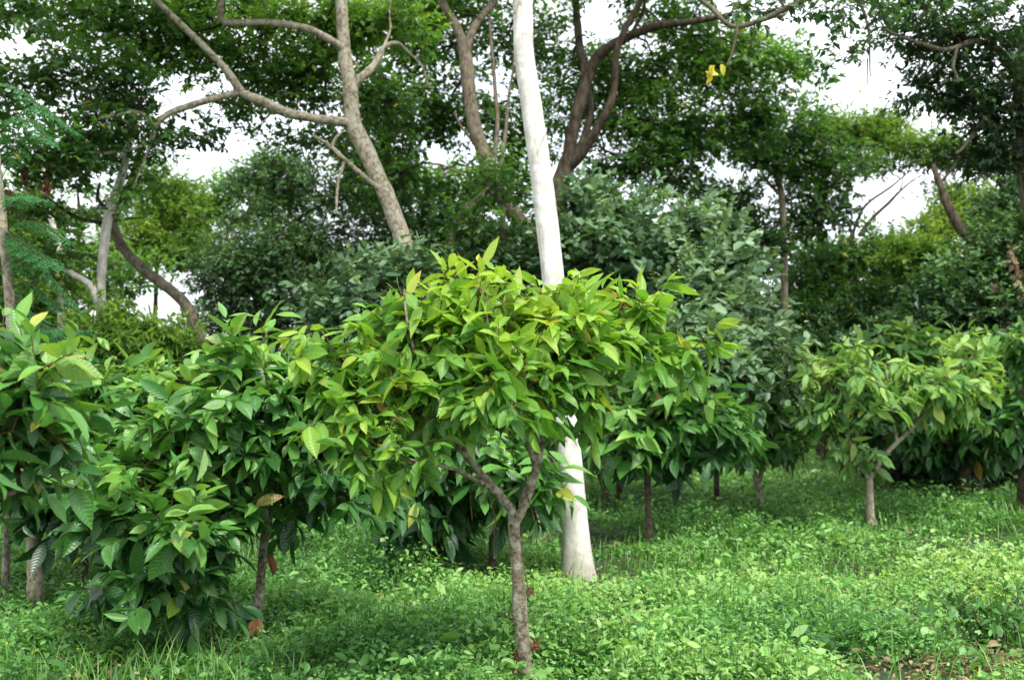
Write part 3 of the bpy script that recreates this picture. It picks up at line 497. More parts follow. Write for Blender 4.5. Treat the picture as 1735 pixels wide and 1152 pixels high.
small_cocoa('dark cocoa tree with black shaded trunk at far right', [(1636, 770, 13.8, 19), (1635, 810, 13.8, 19), (1635, 850, 13.8, 20), (1634, 882, 13.8, 26)], [[(1636, 800, 13.8, 14), (1590, 720, 13.8, 9), (1560, 650, 13.8, 5)], [(1636, 790, 13.8, 13), (1690, 710, 13.8, 9), (1720, 640, 13.8, 5)]],
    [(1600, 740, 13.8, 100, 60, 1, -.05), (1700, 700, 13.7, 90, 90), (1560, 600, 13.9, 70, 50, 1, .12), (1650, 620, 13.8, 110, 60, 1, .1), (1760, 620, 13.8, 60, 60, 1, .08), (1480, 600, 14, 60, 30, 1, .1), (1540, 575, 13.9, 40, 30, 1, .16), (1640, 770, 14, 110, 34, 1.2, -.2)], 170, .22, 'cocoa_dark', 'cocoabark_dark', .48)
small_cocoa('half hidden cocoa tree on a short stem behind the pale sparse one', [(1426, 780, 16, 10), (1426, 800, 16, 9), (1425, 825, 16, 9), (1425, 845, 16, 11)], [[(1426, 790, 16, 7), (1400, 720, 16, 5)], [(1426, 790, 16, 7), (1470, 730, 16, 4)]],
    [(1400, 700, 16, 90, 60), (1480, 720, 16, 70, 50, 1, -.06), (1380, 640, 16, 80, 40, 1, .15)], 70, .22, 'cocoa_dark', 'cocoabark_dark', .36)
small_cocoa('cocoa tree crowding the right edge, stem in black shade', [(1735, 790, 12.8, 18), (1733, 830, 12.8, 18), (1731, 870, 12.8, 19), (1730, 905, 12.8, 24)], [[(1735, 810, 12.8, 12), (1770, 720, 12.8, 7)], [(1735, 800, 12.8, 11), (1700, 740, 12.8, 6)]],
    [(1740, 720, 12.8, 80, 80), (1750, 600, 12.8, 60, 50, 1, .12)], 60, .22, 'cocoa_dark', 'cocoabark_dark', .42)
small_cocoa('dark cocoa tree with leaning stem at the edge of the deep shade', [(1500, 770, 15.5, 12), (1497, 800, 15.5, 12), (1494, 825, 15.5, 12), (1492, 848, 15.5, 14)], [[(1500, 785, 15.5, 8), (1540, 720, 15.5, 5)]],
    [(1530, 710, 15.5, 80, 60, 1, -.08), (1490, 640, 15.5, 70, 40)], 44, .22, 'cocoa_dark', 'cocoabark_dark', .34)

# ------------------------------------------------------------------ tall trees
def white_tree():
    rows = [(850, -700, 9.9, 26), (868, -350, 9.8, 30), (878, -120, 9.7, 33), (886, 20, 9.65, 34), (888, 90, 9.62, 34), (899, 170, 9.6, 36), (912, 260, 9.57, 37), (926, 370, 9.54, 38), (939, 490, 9.5, 38), (951, 620, 9.5, 39), (963, 760, 9.5, 42), (971, 860, 9.5, 46), (976, 930, 9.5, 51), (979, 965, 9.5, 58), (980, 985, 9.5, 66)]
    make_tree('white_barked_tree', 'tall leaning tree with smooth white bark crossing the whole height', 'tree', rows,
        [[(862, -450, 9.8, 16), (930, -650, 9.8, 12), (1020, -850, 9.8, 8)], [(856, -600, 9.9, 14), (760, -800, 9.9, 9), (700, -900, 9.9, 5)]],
        [dict(blobs=[(860, -950, 9.9, 350, 160), (1050, -900, 9.8, 200, 120), (660, -950, 9.9, 200, 120)], nh=60, nt=8, nl=8, L=.11, asp=.5, tm=FAR, tint=.4, tw=.3, hr=.4)], M['white'], M['canopy'], M['twig'], None, .02, 32, flare=1.1)
white_tree()

C_ = dict(tm=FAR, gaps=True)
def forked_extras(root, rng):
    for (px, py, l) in [(40, 290, 40), (78, 305, 46), (20, 335, 26)]:
        mb = MB(); n = 46; s = rng.uniform(0, 1, n); P = at(px, py - l / 2, 12.5) + np.array([0, 0, -1.]) * (s * l * 12.5 / F)[:, None] + rng.normal(0, .018, (n, 3))
        leaves(mb, rng, P, rnd(rng, n) * .6 - np.array([0, 0, 1.]), rnd(rng, n), rng.uniform(.06, .11, n), .035, rng.uniform(0, .9, n), MID, 0, .3, .2); mb.build('hanging_brown_seed_cluster', [M['dry']], root)
make_tree('forked_shade_tree', 'tan spotted shade tree leaning left, long limbs reaching over the left side', 'tree',
    [(560, -320, 13.4, 18), (572, -100, 13.3, 22), (578, 20, 13.2, 23), (585, 90, 13.2, 25), (594, 150, 13.1, 27), (598, 205, 13.1, 31), (622, 260, 13, 31), (652, 325, 12.8, 31), (684, 410, 12.6, 32), (735, 540, 12.2, 34), (810, 700, 11.8, 38), (885, 840, 11.4, 44), (930, 930, 11.2, 52)],
    [[(600, 210, 13.1, 22), (575, 206, 13, 20), (535, 200, 12.9, 19), (485, 190, 12.8, 20), (440, 168, 12.7, 20), (412, 157, 12.7, 19), (385, 120, 12.6, 16), (345, 78, 12.5, 14), (300, 35, 12.4, 13), (255, -5, 12.3, 12), (150, -90, 12.1, 7)],
     [(415, 156, 12.7, 15), (380, 163, 12.7, 14), (330, 178, 12.7, 14), (285, 195, 12.7, 13), (262, 218, 12.7, 11), (256, 240, 12.7, 9), (225, 252, 12.6, 6), (180, 259, 12.6, 6), (120, 256, 12.5, 5)],
     [(262, 212, 12.7, 8), (235, 190, 12.6, 7), (190, 198, 12.5, 6), (140, 205, 12.4, 4)], [(256, 240, 12.7, 5), (240, 280, 12.7, 4), (225, 320, 12.7, 3)],
     [(588, 88, 13.2, 18), (565, 72, 13.1, 16), (520, 50, 13, 15), (470, 40, 12.9, 15), (420, 39, 12.8, 14), (382, 38, 12.7, 14), (374, 18, 12.6, 13), (376, -20, 12.5, 12), (360, -90, 12.4, 8)],
     [(597, 150, 13.1, 18), (612, 132, 13.1, 17), (632, 112, 13.2, 16), (643, 92, 13.3, 14), (655, 78, 13.3, 11), (675, 74, 13.4, 8), (695, 92, 13.5, 6), (715, 112, 13.6, 4), (728, 150, 13.7, 2)],
     [(650, 80, 13.3, 6), (662, 50, 13.4, 5), (660, 20, 13.4, 4), (668, -30, 13.4, 3)],
     [(662, 340, 12.8, 12), (640, 318, 12.75, 10), (605, 292, 12.7, 10), (578, 268, 12.6, 10), (560, 250, 12.6, 9), (530, 230, 12.5, 6)], [(560, 252, 12.6, 8), (570, 232, 12.6, 6), (582, 222, 12.6, 5)], [(582, 275, 12.6, 7), (572, 310, 12.55, 6), (570, 360, 12.5, 5)]],
    [dict(blobs=[(110, 130, 12.6, 150, 90, 1, -.03), (250, 70, 13.7, 130, 80), (190, 215, 12.6, 120, 45, 1, -.05), (70, 270, 12.4, 90, 45, 1, -.05), (350, 90, 13.9, 90, 60), (150, 30, 13.4, 160, 60, 1, -.05), (60, 330, 12.6, 60, 35, .7, -.05), (200, 340, 13, 60, 30, .35),
                 (180, -120, 12, 240, 90), (-80, 120, 12.3, 90, 180), (420, -80, 12.6, 160, 70), (0, 20, 11.8, 70, 50, .8, -.12)], nh=430, nt=9, nl=7, L=.1, asp=.58, tint=.54, tv=.13, tw=.22, hr=.3, yel=.004, branch=.007, twig=.002, **C_),
     dict(blobs=[(470, 110, 14, 90, 80, 1, .12), (540, 30, 14, 80, 50, 1, .1), (500, 150, 14, 70, 50, 1, .06), (670, 40, 13.8, 70, 60, 1, .12), (610, 60, 14.2, 50, 60, 1, .1), (340, 10, 14, 80, 60), (520, 240, 14.5, 60, 40, .6), (640, 170, 14, 45, 60), (420, 10, 14.2, 60, 40, 1, .08), (330, 235, 13.5, 70, 22, .5, -.06), (410, 200, 13.6, 70, 26, .6, -.05)],
          nh=270, nt=9, nl=7, L=.1, asp=.58, tint=.56, tv=.13, tw=.22, hr=.3, yel=.012, branch=.006, twig=.002, **C_)],
    M['tan'], M['canopy'], M['twig_dark'], None, .1, 16, extras=forked_extras, wob=.03)

make_tree('brown_shade_tree', 'mid-brown tree with a Y-forked trunk bending behind the white trunk', 'tree',
    [(786, 75, 16.6, 24), (790, 105, 16.5, 26), (794, 150, 16.4, 26), (803, 205, 16.3, 26), (818, 255, 16.2, 28), (835, 300, 16.1, 32), (855, 340, 16, 32), (880, 375, 16, 32), (905, 405, 15.9, 34), (925, 500, 15.8, 36), (935, 640, 15.7, 40), (940, 850, 15.6, 52)],
    [[(788, 100, 16.5, 22), (780, 65, 16.5, 20), (768, 40, 16.5, 19), (748, 5, 16.4, 17), (725, -60, 16.3, 13), (690, -160, 16.2, 8)], [(788, 95, 16.5, 20), (798, 55, 16.6, 18), (815, 30, 16.7, 16), (835, 5, 16.8, 15), (860, -60, 16.9, 12), (900, -160, 17, 8)],
     [(845, 330, 16, 14), (836, 290, 16.2, 10), (843, 200, 16.4, 9), (834, 100, 16.6, 7), (830, 30, 16.7, 5)], [(842, 330, 16.1, 10), (855, 230, 16.5, 8), (862, 170, 16.7, 6), (872, 80, 16.8, 4), (868, -40, 16.9, 3)], [(815, 260, 16.2, 7), (790, 225, 16.3, 5), (770, 190, 16.4, 4)], [(820, 320, 16.2, 6), (760, 285, 16.5, 4), (750, 300, 16.5, 3)], [(840, 318, 15.9, 20), (805, 345, 15.6, 22), (780, 372, 15.4, 24), (771, 410, 15.4, 24), (774, 470, 15.4, 25), (780, 600, 15.4, 28)], [(852, 345, 15.8, 9), (853, 400, 15.7, 10), (858, 470, 15.7, 11), (862, 600, 15.7, 12)]],
    [dict(blobs=[(700, 160, 17.2, 100, 100), (740, 60, 17.4, 100, 70, 1, .04), (860, 80, 17.6, 80, 90, 1, -.02), (850, 200, 17.6, 70, 70, 1, -.05), (690, 300, 17.4, 70, 60), (830, 300, 17.4, 60, 50, .7, -.06), (740, 210, 17.6, 60, 60), (780, -80, 17, 200, 90), (620, 60, 17.6, 60, 70, 1, .05), (700, 20, 17.4, 90, 60, 1, .08), (850, 320, 15.2, 50, 60, .8), (800, 400, 15, 60, 40, .7, -.05), (880, 420, 15, 50, 40, 1, -.05), (950, 60, 18, 50, 60, .7), (900, 250, 18.2, 50, 80, .8), (610, 200, 18, 50, 70, .8)],
          nh=400, nt=9, nl=7, L=.12, asp=.55, tint=.52, tv=.13, tw=.25, hr=.36, yel=.006, branch=.008, twig=.0025, **C_)],
    M['brown'], M['canopy'], M['twig_dark'], None, .1, 14, wob=.03)

make_tree('dark_barked_tree', 'dark tree splitting into several steep stems right of the white trunk', 'tree',
    [(966, 265, 17.2, 30), (958, 290, 17.2, 32), (948, 325, 17.1, 34), (942, 380, 17, 36), (940, 500, 17, 40), (942, 700, 17, 46), (945, 840, 17, 58)],
    [[(958, 295, 17.2, 26), (968, 240, 17.2, 26), (976, 195, 17.2, 25), (990, 150, 17.2, 24), (1005, 108, 17.2, 22), (1030, 82, 17.1, 20), (1065, 62, 17, 18), (1110, 45, 16.8, 16), (1170, 38, 16.6, 13), (1240, 25, 16.3, 9)], [(990, 158, 17.2, 18), (990, 120, 17.3, 17), (982, 70, 17.4, 16), (975, 10, 17.5, 15), (975, -80, 17.5, 11)],
     [(962, 290, 17.2, 24), (985, 262, 17.1, 22), (1008, 225, 17, 19), (1030, 185, 16.9, 17), (1040, 150, 16.9, 15), (1042, 100, 16.8, 14), (1055, 55, 16.8, 14), (1080, 10, 16.7, 12), (1110, -60, 16.6, 8)], [(966, 280, 17.2, 18), (990, 235, 17.3, 16), (1000, 190, 17.3, 14), (996, 150, 17.3, 12)], [(1070, 60, 17, 8), (1090, 20, 17, 7), (1098, -30, 17, 5)]],
    [dict(blobs=[(1120, 210, 18, 100, 70, 1, .04), (1190, 120, 18.2, 120, 60, 1, .08), (1060, 280, 18, 80, 60), (1020, 170, 18.4, 70, 70, 1, -.04), (1290, 150, 18.6, 100, 60, 1, .06), (1220, 230, 18.8, 110, 50, 1, -.1), (1140, 300, 18.6, 90, 40, .8, -.04), (1110, 20, 17.4, 100, 30, .6), (1340, 100, 18.8, 50, 40, .7, .06), (1100, -60, 17.2, 200, 60), (1180, 60, 18, 80, 40, 1, .1), (1060, 110, 18.2, 50, 60), (1250, 90, 18.4, 70, 40, 1, .08), (960, 160, 18.2, 40, 80, .7), (1160, 260, 18.4, 60, 40), (1290, 210, 18.8, 70, 40, 1, -.08)],
          nh=480, nt=9, nl=7, L=.125, asp=.52, tint=.52, tv=.14, tw=.26, hr=.36, yel=.006, branch=.008, twig=.0025, **C_)],
    M['darkbark'], M['canopy'], M['twig_dark'], None, .12, 14, wob=.04)

make_tree('curved_trunk_tree', 'slender grey-brown tree with an S-curved trunk on the left', 'tree',
    [(205, 300, 14.2, 14), (192, 345, 14.1, 16), (190, 380, 14, 17), (205, 415, 14, 18), (240, 455, 13.9, 19), (290, 492, 13.8, 20), (318, 520, 13.8, 20), (333, 560, 13.7, 20), (350, 600, 13.7, 20), (362, 640, 13.7, 21), (380, 740, 13.7, 24), (390, 872, 13.7, 30)],
    [[(195, 350, 14.1, 12), (212, 325, 14.1, 10), (226, 290, 14.1, 7), (245, 245, 14.1, 5)], [(192, 378, 14, 9), (165, 376, 14, 8), (130, 368, 13.9, 7), (100, 350, 13.8, 5), (80, 335, 13.8, 3)], [(186, 360, 14, 9), (165, 335, 14, 7), (170, 310, 14, 5)], [(195, 375, 14, 5), (220, 370, 14, 4), (250, 368, 14, 2)]],
    [dict(blobs=[(110, 345, 14, 60, 30, .8, -.04), (170, 295, 14.8, 50, 34, .6, -.06), (60, 370, 13.9, 40, 30, .6), (230, 270, 14.2, 40, 30, .4)], nh=70, nt=7, nl=8, L=.085, asp=.5, tint=.36, tw=.2, hr=.28, branch=.005, twig=.002, **C_)],
    M['brown'], M['canopy'], M['twig_dark'], None, .1, 12, bark2=M['darkbark'], wob=.02)
make_tree('pale_stem_tree', 'pale smooth-stemmed tree with a low elbow branch, left background', 'tree',
    [(216, 255, 13.3, 10), (210, 285, 13.3, 13), (198, 325, 13.2, 15), (184, 365, 13.2, 16), (176, 420, 13.2, 16), (172, 470, 13.2, 15), (172, 520, 13.2, 16), (173, 600, 13.2, 18), (175, 880, 13.2, 24)],
    [[(171, 535, 13.2, 15), (162, 500, 13.1, 13), (150, 480, 13.1, 12), (125, 466, 13, 11), (103, 450, 13, 9)], [(216, 262, 13.3, 7), (217, 225, 13.3, 5), (215, 190, 13.3, 3)]],
    [dict(blobs=[(215, 180, 13.6, 50, 34, .6, -.05), (90, 440, 13, 40, 30, .7, .05), (150, 280, 13.6, 60, 40, .6)], nh=60, nt=7, nl=8, L=.1, asp=.5, tint=.38, tw=.22, hr=.3, branch=.005, twig=.002, **C_)], M['pale'], M['canopy'], M['twig_dark'], None, .06, 12)
make_tree('thin_pale_tree', 'thin pale dead-looking stem rising at the left behind feathery fronds', 'tree',
    [(72, 300, 18, 5), (76, 335, 18, 8), (86, 370, 18, 9), (98, 410, 18, 10), (102, 450, 18, 11), (104, 600, 18, 12), (105, 820, 18, 15)], [[(76, 335, 18, 5), (60, 310, 18, 4), (52, 285, 18, 3)]],
    [dict(blobs=[(60, 300, 18, 40, 24, .7), (90, 480, 18, 70, 40), (40, 430, 18, 60, 50)], nh=60, nt=7, nl=8, L=.11, asp=.5, tint=.5, tw=.22, hr=.3, branch=.005, twig=.002, **C_)], M['pale'], M['yellowgreen'], M['twig'], None, .05, 10)

def bush(label, blobs, nh, L, leaf, tint=.4, name='background_tree', cat='tree', trunk=None, branches=(), bark='darkbark', nt=9, nl=8, tv=.13, asp=.5, tw=.26, hr=.38, group='trees of the wood behind the plantation', tm=FAR, **k):
    px, py, Y = blobs[0][:3]; base_y = 650 + 1.6 * F / Y
    if trunk is None: trunk = [(px, py - 30, Y, 4), (px + 4, py + 40, Y, 6), (px - 3, (py + base_y) / 2 + 30, Y, 8), (px, base_y, Y, 11)]
    return make_tree(name, label, cat, trunk, branches, [dict(blobs=blobs, nh=nh, nt=nt, nl=nl, L=L, asp=asp, tint=tint, tv=tv, tw=tw, hr=hr, tm=tm, **{'gaps': True, 'branch': .008, 'twig': .0025, **k})], M[bark], M[leaf], M['twig_dark'], group, .1, 10)
bush('dense dark small-leaved tree filling the left middle behind the shrubs', [(470, 430, 18, 110, 90), (500, 320, 18.2, 110, 50, 1, .05), (400, 470, 17.6, 80, 80, 1, .04), (530, 530, 17.4, 90, 70, 1, -.05), (400, 570, 17.6, 90, 60, 1, -.08), (590, 430, 18.6, 70, 100, 1, -.03), (440, 290, 18.4, 60, 30, .8, -.04)], 520, .085, 'deep', .44, nt=10, hr=.34, tw=.22, top=.2)
bush('yellow-green feathery tree with layered sprays below the left sky opening', [(265, 320, 24, 44, 34, 1, .0), (285, 375, 24, 70, 34), (250, 420, 23.5, 100, 40, 1, .05), (330, 430, 24, 50, 50, 1, -.05), (300, 340, 24.2, 40, 20)], 230, .13, 'yellowgreen', .42, asp=.4, flat=.3, hr=.45, tw=.3)
bush('soft mid-green tree far back under the left sky openings', [(130, 340, 27, 110, 40), (40, 380, 27, 90, 50), (330, 350, 27, 60, 40), (420, 330, 27, 60, 40), (620, 330, 27, 60, 60), (720, 330, 27, 70, 50)], 260, .17, 'canopy', .52, hr=.5, tw=.34)
bush('light green spreading tree behind the pale stems, far left', [(70, 430, 21, 100, 50, 1, .05), (30, 520, 20, 80, 70, 1, -.05), (200, 470, 21, 80, 50, 1, .1), (110, 560, 20, 100, 60, 1, -.15), (-60, 400, 20, 90, 120)], 260, .14, 'canopy', .48, hr=.42)
bush('shrub with narrow yellow-green leaves at the foot of the S-curved trunk', [(235, 590, 12.8, 75, 50, 1, .06), (215, 640, 12.6, 90, 40), (290, 620, 12.8, 40, 40, 1, -.05), (180, 570, 12.9, 40, 40)], 110, .16, 'yellowgreen', .28, name='narrow_leaved_shrub', cat='shrub', asp=.2, nl=10, nt=7, hr=.26, tw=.24, gaps=False, hang=.5, tm=MID, group=None, top=.2)
GB = dict(name='grey_green_shrub', cat='shrub', group='grey-green shrubs behind the cocoa trees')
bush('tall grey-green broad-leaved shrub right beside the white trunk', [(1050, 430, 14.6, 100, 70, 1, .05), (1000, 370, 15, 50, 50), (1120, 380, 15, 80, 40, 1, .06), (1080, 500, 14.4, 110, 50, 1, -.1), (1000, 460, 14.8, 50, 60), (900, 480, 15, 60, 50, 1, -.08)], 190, .15, 'grey', .33, asp=.62, tm=ROUND, nt=8, nl=7, **GB)
bush('dusty grey-green shrub spilling over the cocoa rows right of the centre tree', [(1215, 450, 14, 70, 60, 1, .08), (1230, 560, 13.2, 80, 50, 1, .05), (1180, 520, 13.6, 70, 60), (1270, 590, 12.2, 50, 34, 1, .14), (1230, 640, 12, 44, 34, 1, .12), (1290, 650, 12.1, 34, 30, .8, .12), (1160, 590, 12.4, 50, 40, 1, .06), (1180, 390, 14.6, 60, 40, 1, .08)], 170, .14, 'grey', .36, asp=.6, tm=ROUND, nt=8, nl=7, **GB)
bush('blue-green shrub peeping out left above the centre tree', [(620, 505, 11.8, 55, 45), (580, 540, 11.8, 40, 40, 1, -.05), (680, 470, 12.2, 60, 30), (560, 620, 11.6, 50, 50, 1, -.1)], 70, .12, 'grey', .34, asp=.6, tm=ROUND, nt=8, nl=7, **GB)
bush('mid-green leafy tree in the gap between tan and white trunks', [(780, 400, 17.6, 90, 50), (700, 400, 18, 50, 70, 1, -.03), (820, 450, 17.4, 90, 50, 1, -.08), (860, 330, 18, 40, 40), (640, 260, 18.6, 70, 60), (730, 470, 17.4, 70, 50, 1, -.08)], 240, .12, 'deep', .44, asp=.55)
bush('thin-stemmed tree with a dark leaf cap right of the grey-green shrubs', [(1330, 230, 20, 90, 50, 1, -.08), (1290, 270, 20, 60, 50, 1, -.06), (1400, 290, 20.4, 80, 50), (1380, 360, 20.6, 70, 60, 1, -.05), (1230, 350, 20, 60, 50), (1280, 400, 20, 50, 50, 1, -.04)], 240, .12, 'canopy', .36, trunk=[(1308, 250, 20, 6), (1318, 300, 20, 9), (1325, 340, 20, 11), (1328, 420, 20, 12), (1330, 520, 20, 13), (1334, 650, 20, 15), (1335, 800, 20, 20)], branches=[[(1322, 330, 20, 7), (1295, 300, 20, 5), (1290, 260, 20, 3)]], bark='brown')
bush('yellow-green tree with flat tiers of foliage below the right sky gaps', [(1470, 240, 23, 70, 24, 1, .06), (1420, 220, 23, 50, 24), (1500, 210, 23, 40, 18), (1560, 245, 22.5, 50, 14, 1, .04), (1450, 280, 23, 60, 20, 1, -.04), (1590, 260, 22, 70, 22, 1, -.08), (1650, 270, 22, 70, 24, 1, -.12)], 210, .13, 'yellowgreen', .42, trunk=[(1450, 215, 23, 5), (1412, 260, 23, 7), (1392, 330, 23, 9), (1388, 500, 23, 11), (1388, 782, 23, 14)], asp=.4, flat=.3, hr=.45, tw=.3)
bush('dim green tree behind the bare dark twigs, right of centre', [(1400, 450, 22, 90, 50, 1, -.08), (1500, 430, 22, 90, 40, 1, -.02), (1450, 520, 21.5, 120, 60, 1, -.12), (1360, 540, 21, 80, 70, 1, -.15), (1560, 500, 22, 60, 70, 1, -.1)], 330, .13, 'canopy', .38, hr=.42, branches=[[(1440, 420, 22, 6), (1452, 375, 22, 5), (1470, 345, 22, 4.5), (1508, 318, 22, 3.5), (1535, 296, 22, 2), (1560, 276, 22, 1.2)], [(1455, 400, 22, 7), (1478, 370, 22, 6), (1505, 345, 22, 5.5), (1524, 325, 22, 4), (1552, 302, 22, 2), (1572, 292, 22, 1)], [(1440, 415, 22, 3), (1442, 360, 22, 2), (1436, 335, 22, 1.2)], [(1524, 325, 22, 2.5), (1530, 305, 22, 1.8), (1528, 285, 22, 1)], [(1470, 345, 22, 2), (1478, 322, 22, 1.5), (1474, 305, 22, 1)]], bark='darkbark')
bush('bright yellow-green sapling crown glowing in the right background', [(1575, 430, 20, 45, 40, 1, .06), (1540, 450, 20, 40, 34), (1600, 380, 21, 50, 30, 1, .06), (1660, 350, 21.5, 70, 36), (1590, 340, 22, 50, 20, .7)], 130, .13, 'yellowgreen', .5, asp=.4, hr=.4)
def right_edge_extras(root, rng):
    for (px, py, Y, s, n) in [(1220, 118, 9, 26, 6), (1470, 145, 9, 18, 2)]:
        mb = MB(); c = at(px, py, Y)
        leaves(mb, rng, c + rng.normal(0, s * .35 * Y / F, (n, 3)) * np.array([1, .6, .5]), rnd(rng, n) - np.array([0, 0, .5]), np.array([0, -1., .2]) + rng.normal(0, .4, (n, 3)), rng.uniform(.7, 1.2, n) * s * .8 * Y / F, s * .4 * Y / F, rng.uniform(0, 1, n), MID, 0, .2, .25)
        sticks(mb, np.array([c + [0, 0, s * 2.6 * Y / F]]), c[None], .006, .003, 5, 1)
        mb.build('yellow_leaf_cluster', [M['yellow'], M['twig_dark']], root)
make_tree('overhanging_tree', 'big dark tree at the right edge, twisting pale limbs reaching over the top', 'tree',
    [(1760, -200, 12.6, 20), (1750, 0, 12.5, 22), (1732, 120, 12.4, 24), (1724, 230, 12.4, 25), (1742, 330, 12.4, 27), (1775, 480, 12.4, 32), (1790, 700, 12.4, 48), (1800, 905, 12.4, 60)],
    [[(1730, -60, 12.5, 20), (1650, -70, 11, 15), (1540, -10, 9.6, 12), (1440, -25, 9.2, 11), (1350, 5, 9, 10), (1290, 30, 9, 9), (1240, 40, 9, 9), (1205, 10, 9, 8), (1160, -20, 9, 6)], [(1250, 42, 9, 6), (1243, 75, 9, 4), (1232, 110, 9, 2.5)],
     [(1718, 120, 12.4, 16), (1690, 85, 12, 12), (1650, 70, 11.6, 10), (1610, 85, 11.4, 8), (1560, 75, 11.2, 7), (1500, 50, 11, 5)], [(1620, 82, 11.4, 7), (1612, 110, 11.4, 5), (1625, 140, 11.4, 3)], [(1300, 28, 9, 6), (1330, 20, 9.2, 5), (1310, -20, 9.3, 4)], [(1450, -20, 9.2, 6), (1470, 50, 9.2, 4), (1475, 130, 9.1, 2)], [(1720, 180, 12.4, 14), (1670, 200, 12.2, 9), (1620, 260, 12, 5)]],
    [dict(blobs=[(1640, 80, 12, 100, 70, 1, -.05), (1700, 190, 12.2, 80, 80, 1, -.08), (1560, 60, 11.6, 90, 50, 1, .0), (1600, 160, 12.2, 80, 60, 1, -.04), (1700, 280, 12.4, 60, 50, 1, -.08), (1640, -60, 12, 160, 70), (1790, 150, 12.4, 70, 160), (1520, 10, 11, 70, 40, .7, .04)], nh=250, nt=8, nl=8, L=.1, asp=.5, tint=.4, tv=.14, tw=.24, hr=.32, yel=.003, branch=.007, twig=.0025, hang=.4, **C_),
     dict(blobs=[(1270, 20, 9.2, 70, 26, .6, .06), (1420, 10, 9.2, 90, 34, .7, .05), (1430, 100, 9.2, 26, 50, .5, .08)], nh=34, nt=5, nl=6, L=.085, asp=.55, tint=.44, tv=.14, tw=.2, hr=.24, yel=.04, branch=.004, twig=.002, **C_)],
    M['brown'], M['deep'], M['twig_dark'], None, .1, 14, bark2=M['pale'] if False else M['brown'], wob=.05, extras=right_edge_extras)
def leaning_extras(root, rng):
    for (px, py) in [(1712, 415), (1690, 480), (1722, 455), (1700, 540)]:
        mb = MB(); n = 26; c = at(px, py, 16.0); q = np.sort(rng.uniform(0, 1, n)); P = c + np.array([.1, .05, -.5]) * q[:, None]; tube(mb, [c + [0, 0, .1], c, c + [.1, .05, -.5]], [.006, .005, .003], 5, 1, 0, .05); leaves(mb, rng, P, rnd(rng, n) - np.array([0, 0, .5]), rnd(rng, n), rng.uniform(.1, .17, n), .06, rng.uniform(.1, 1, n), MID, 0, .4, .3); mb.build('dried_leaf_cluster', [M['dead'] if px != 1665 else M['dry'], M['twig']], root)
make_tree('leaning_tree', 'creeper-covered leaning tree with dried brown leaves at the right', 'tree',
    [(1580, 280, 18.6, 8), (1592, 310, 18.4, 12), (1605, 345, 18.2, 15), (1625, 385, 18, 17), (1655, 420, 17.8, 19), (1700, 500, 17.5, 22), (1730, 640, 17.3, 26), (1740, 826, 17.2, 32)], [[(1592, 312, 18.4, 6), (1610, 290, 18.4, 4), (1625, 270, 18.4, 3)]],
    [dict(blobs=[(1640, 490, 16.6, 80, 60, 1, .06), (1700, 440, 16.8, 70, 60), (1610, 550, 16.4, 90, 50, 1, -.06), (1700, 550, 16.4, 70, 60, 1, -.04), (1760, 400, 17, 50, 120), (1720, 350, 17.4, 60, 34, .8, -.04)], nh=260, nt=9, nl=8, L=.12, asp=.55, tint=.42, tv=.14, tw=.25, hr=.35, branch=.007, twig=.0025, top=.18, **C_)], M['darkbark'], M['deep'], M['twig_dark'], None, .1, 12, extras=leaning_extras)

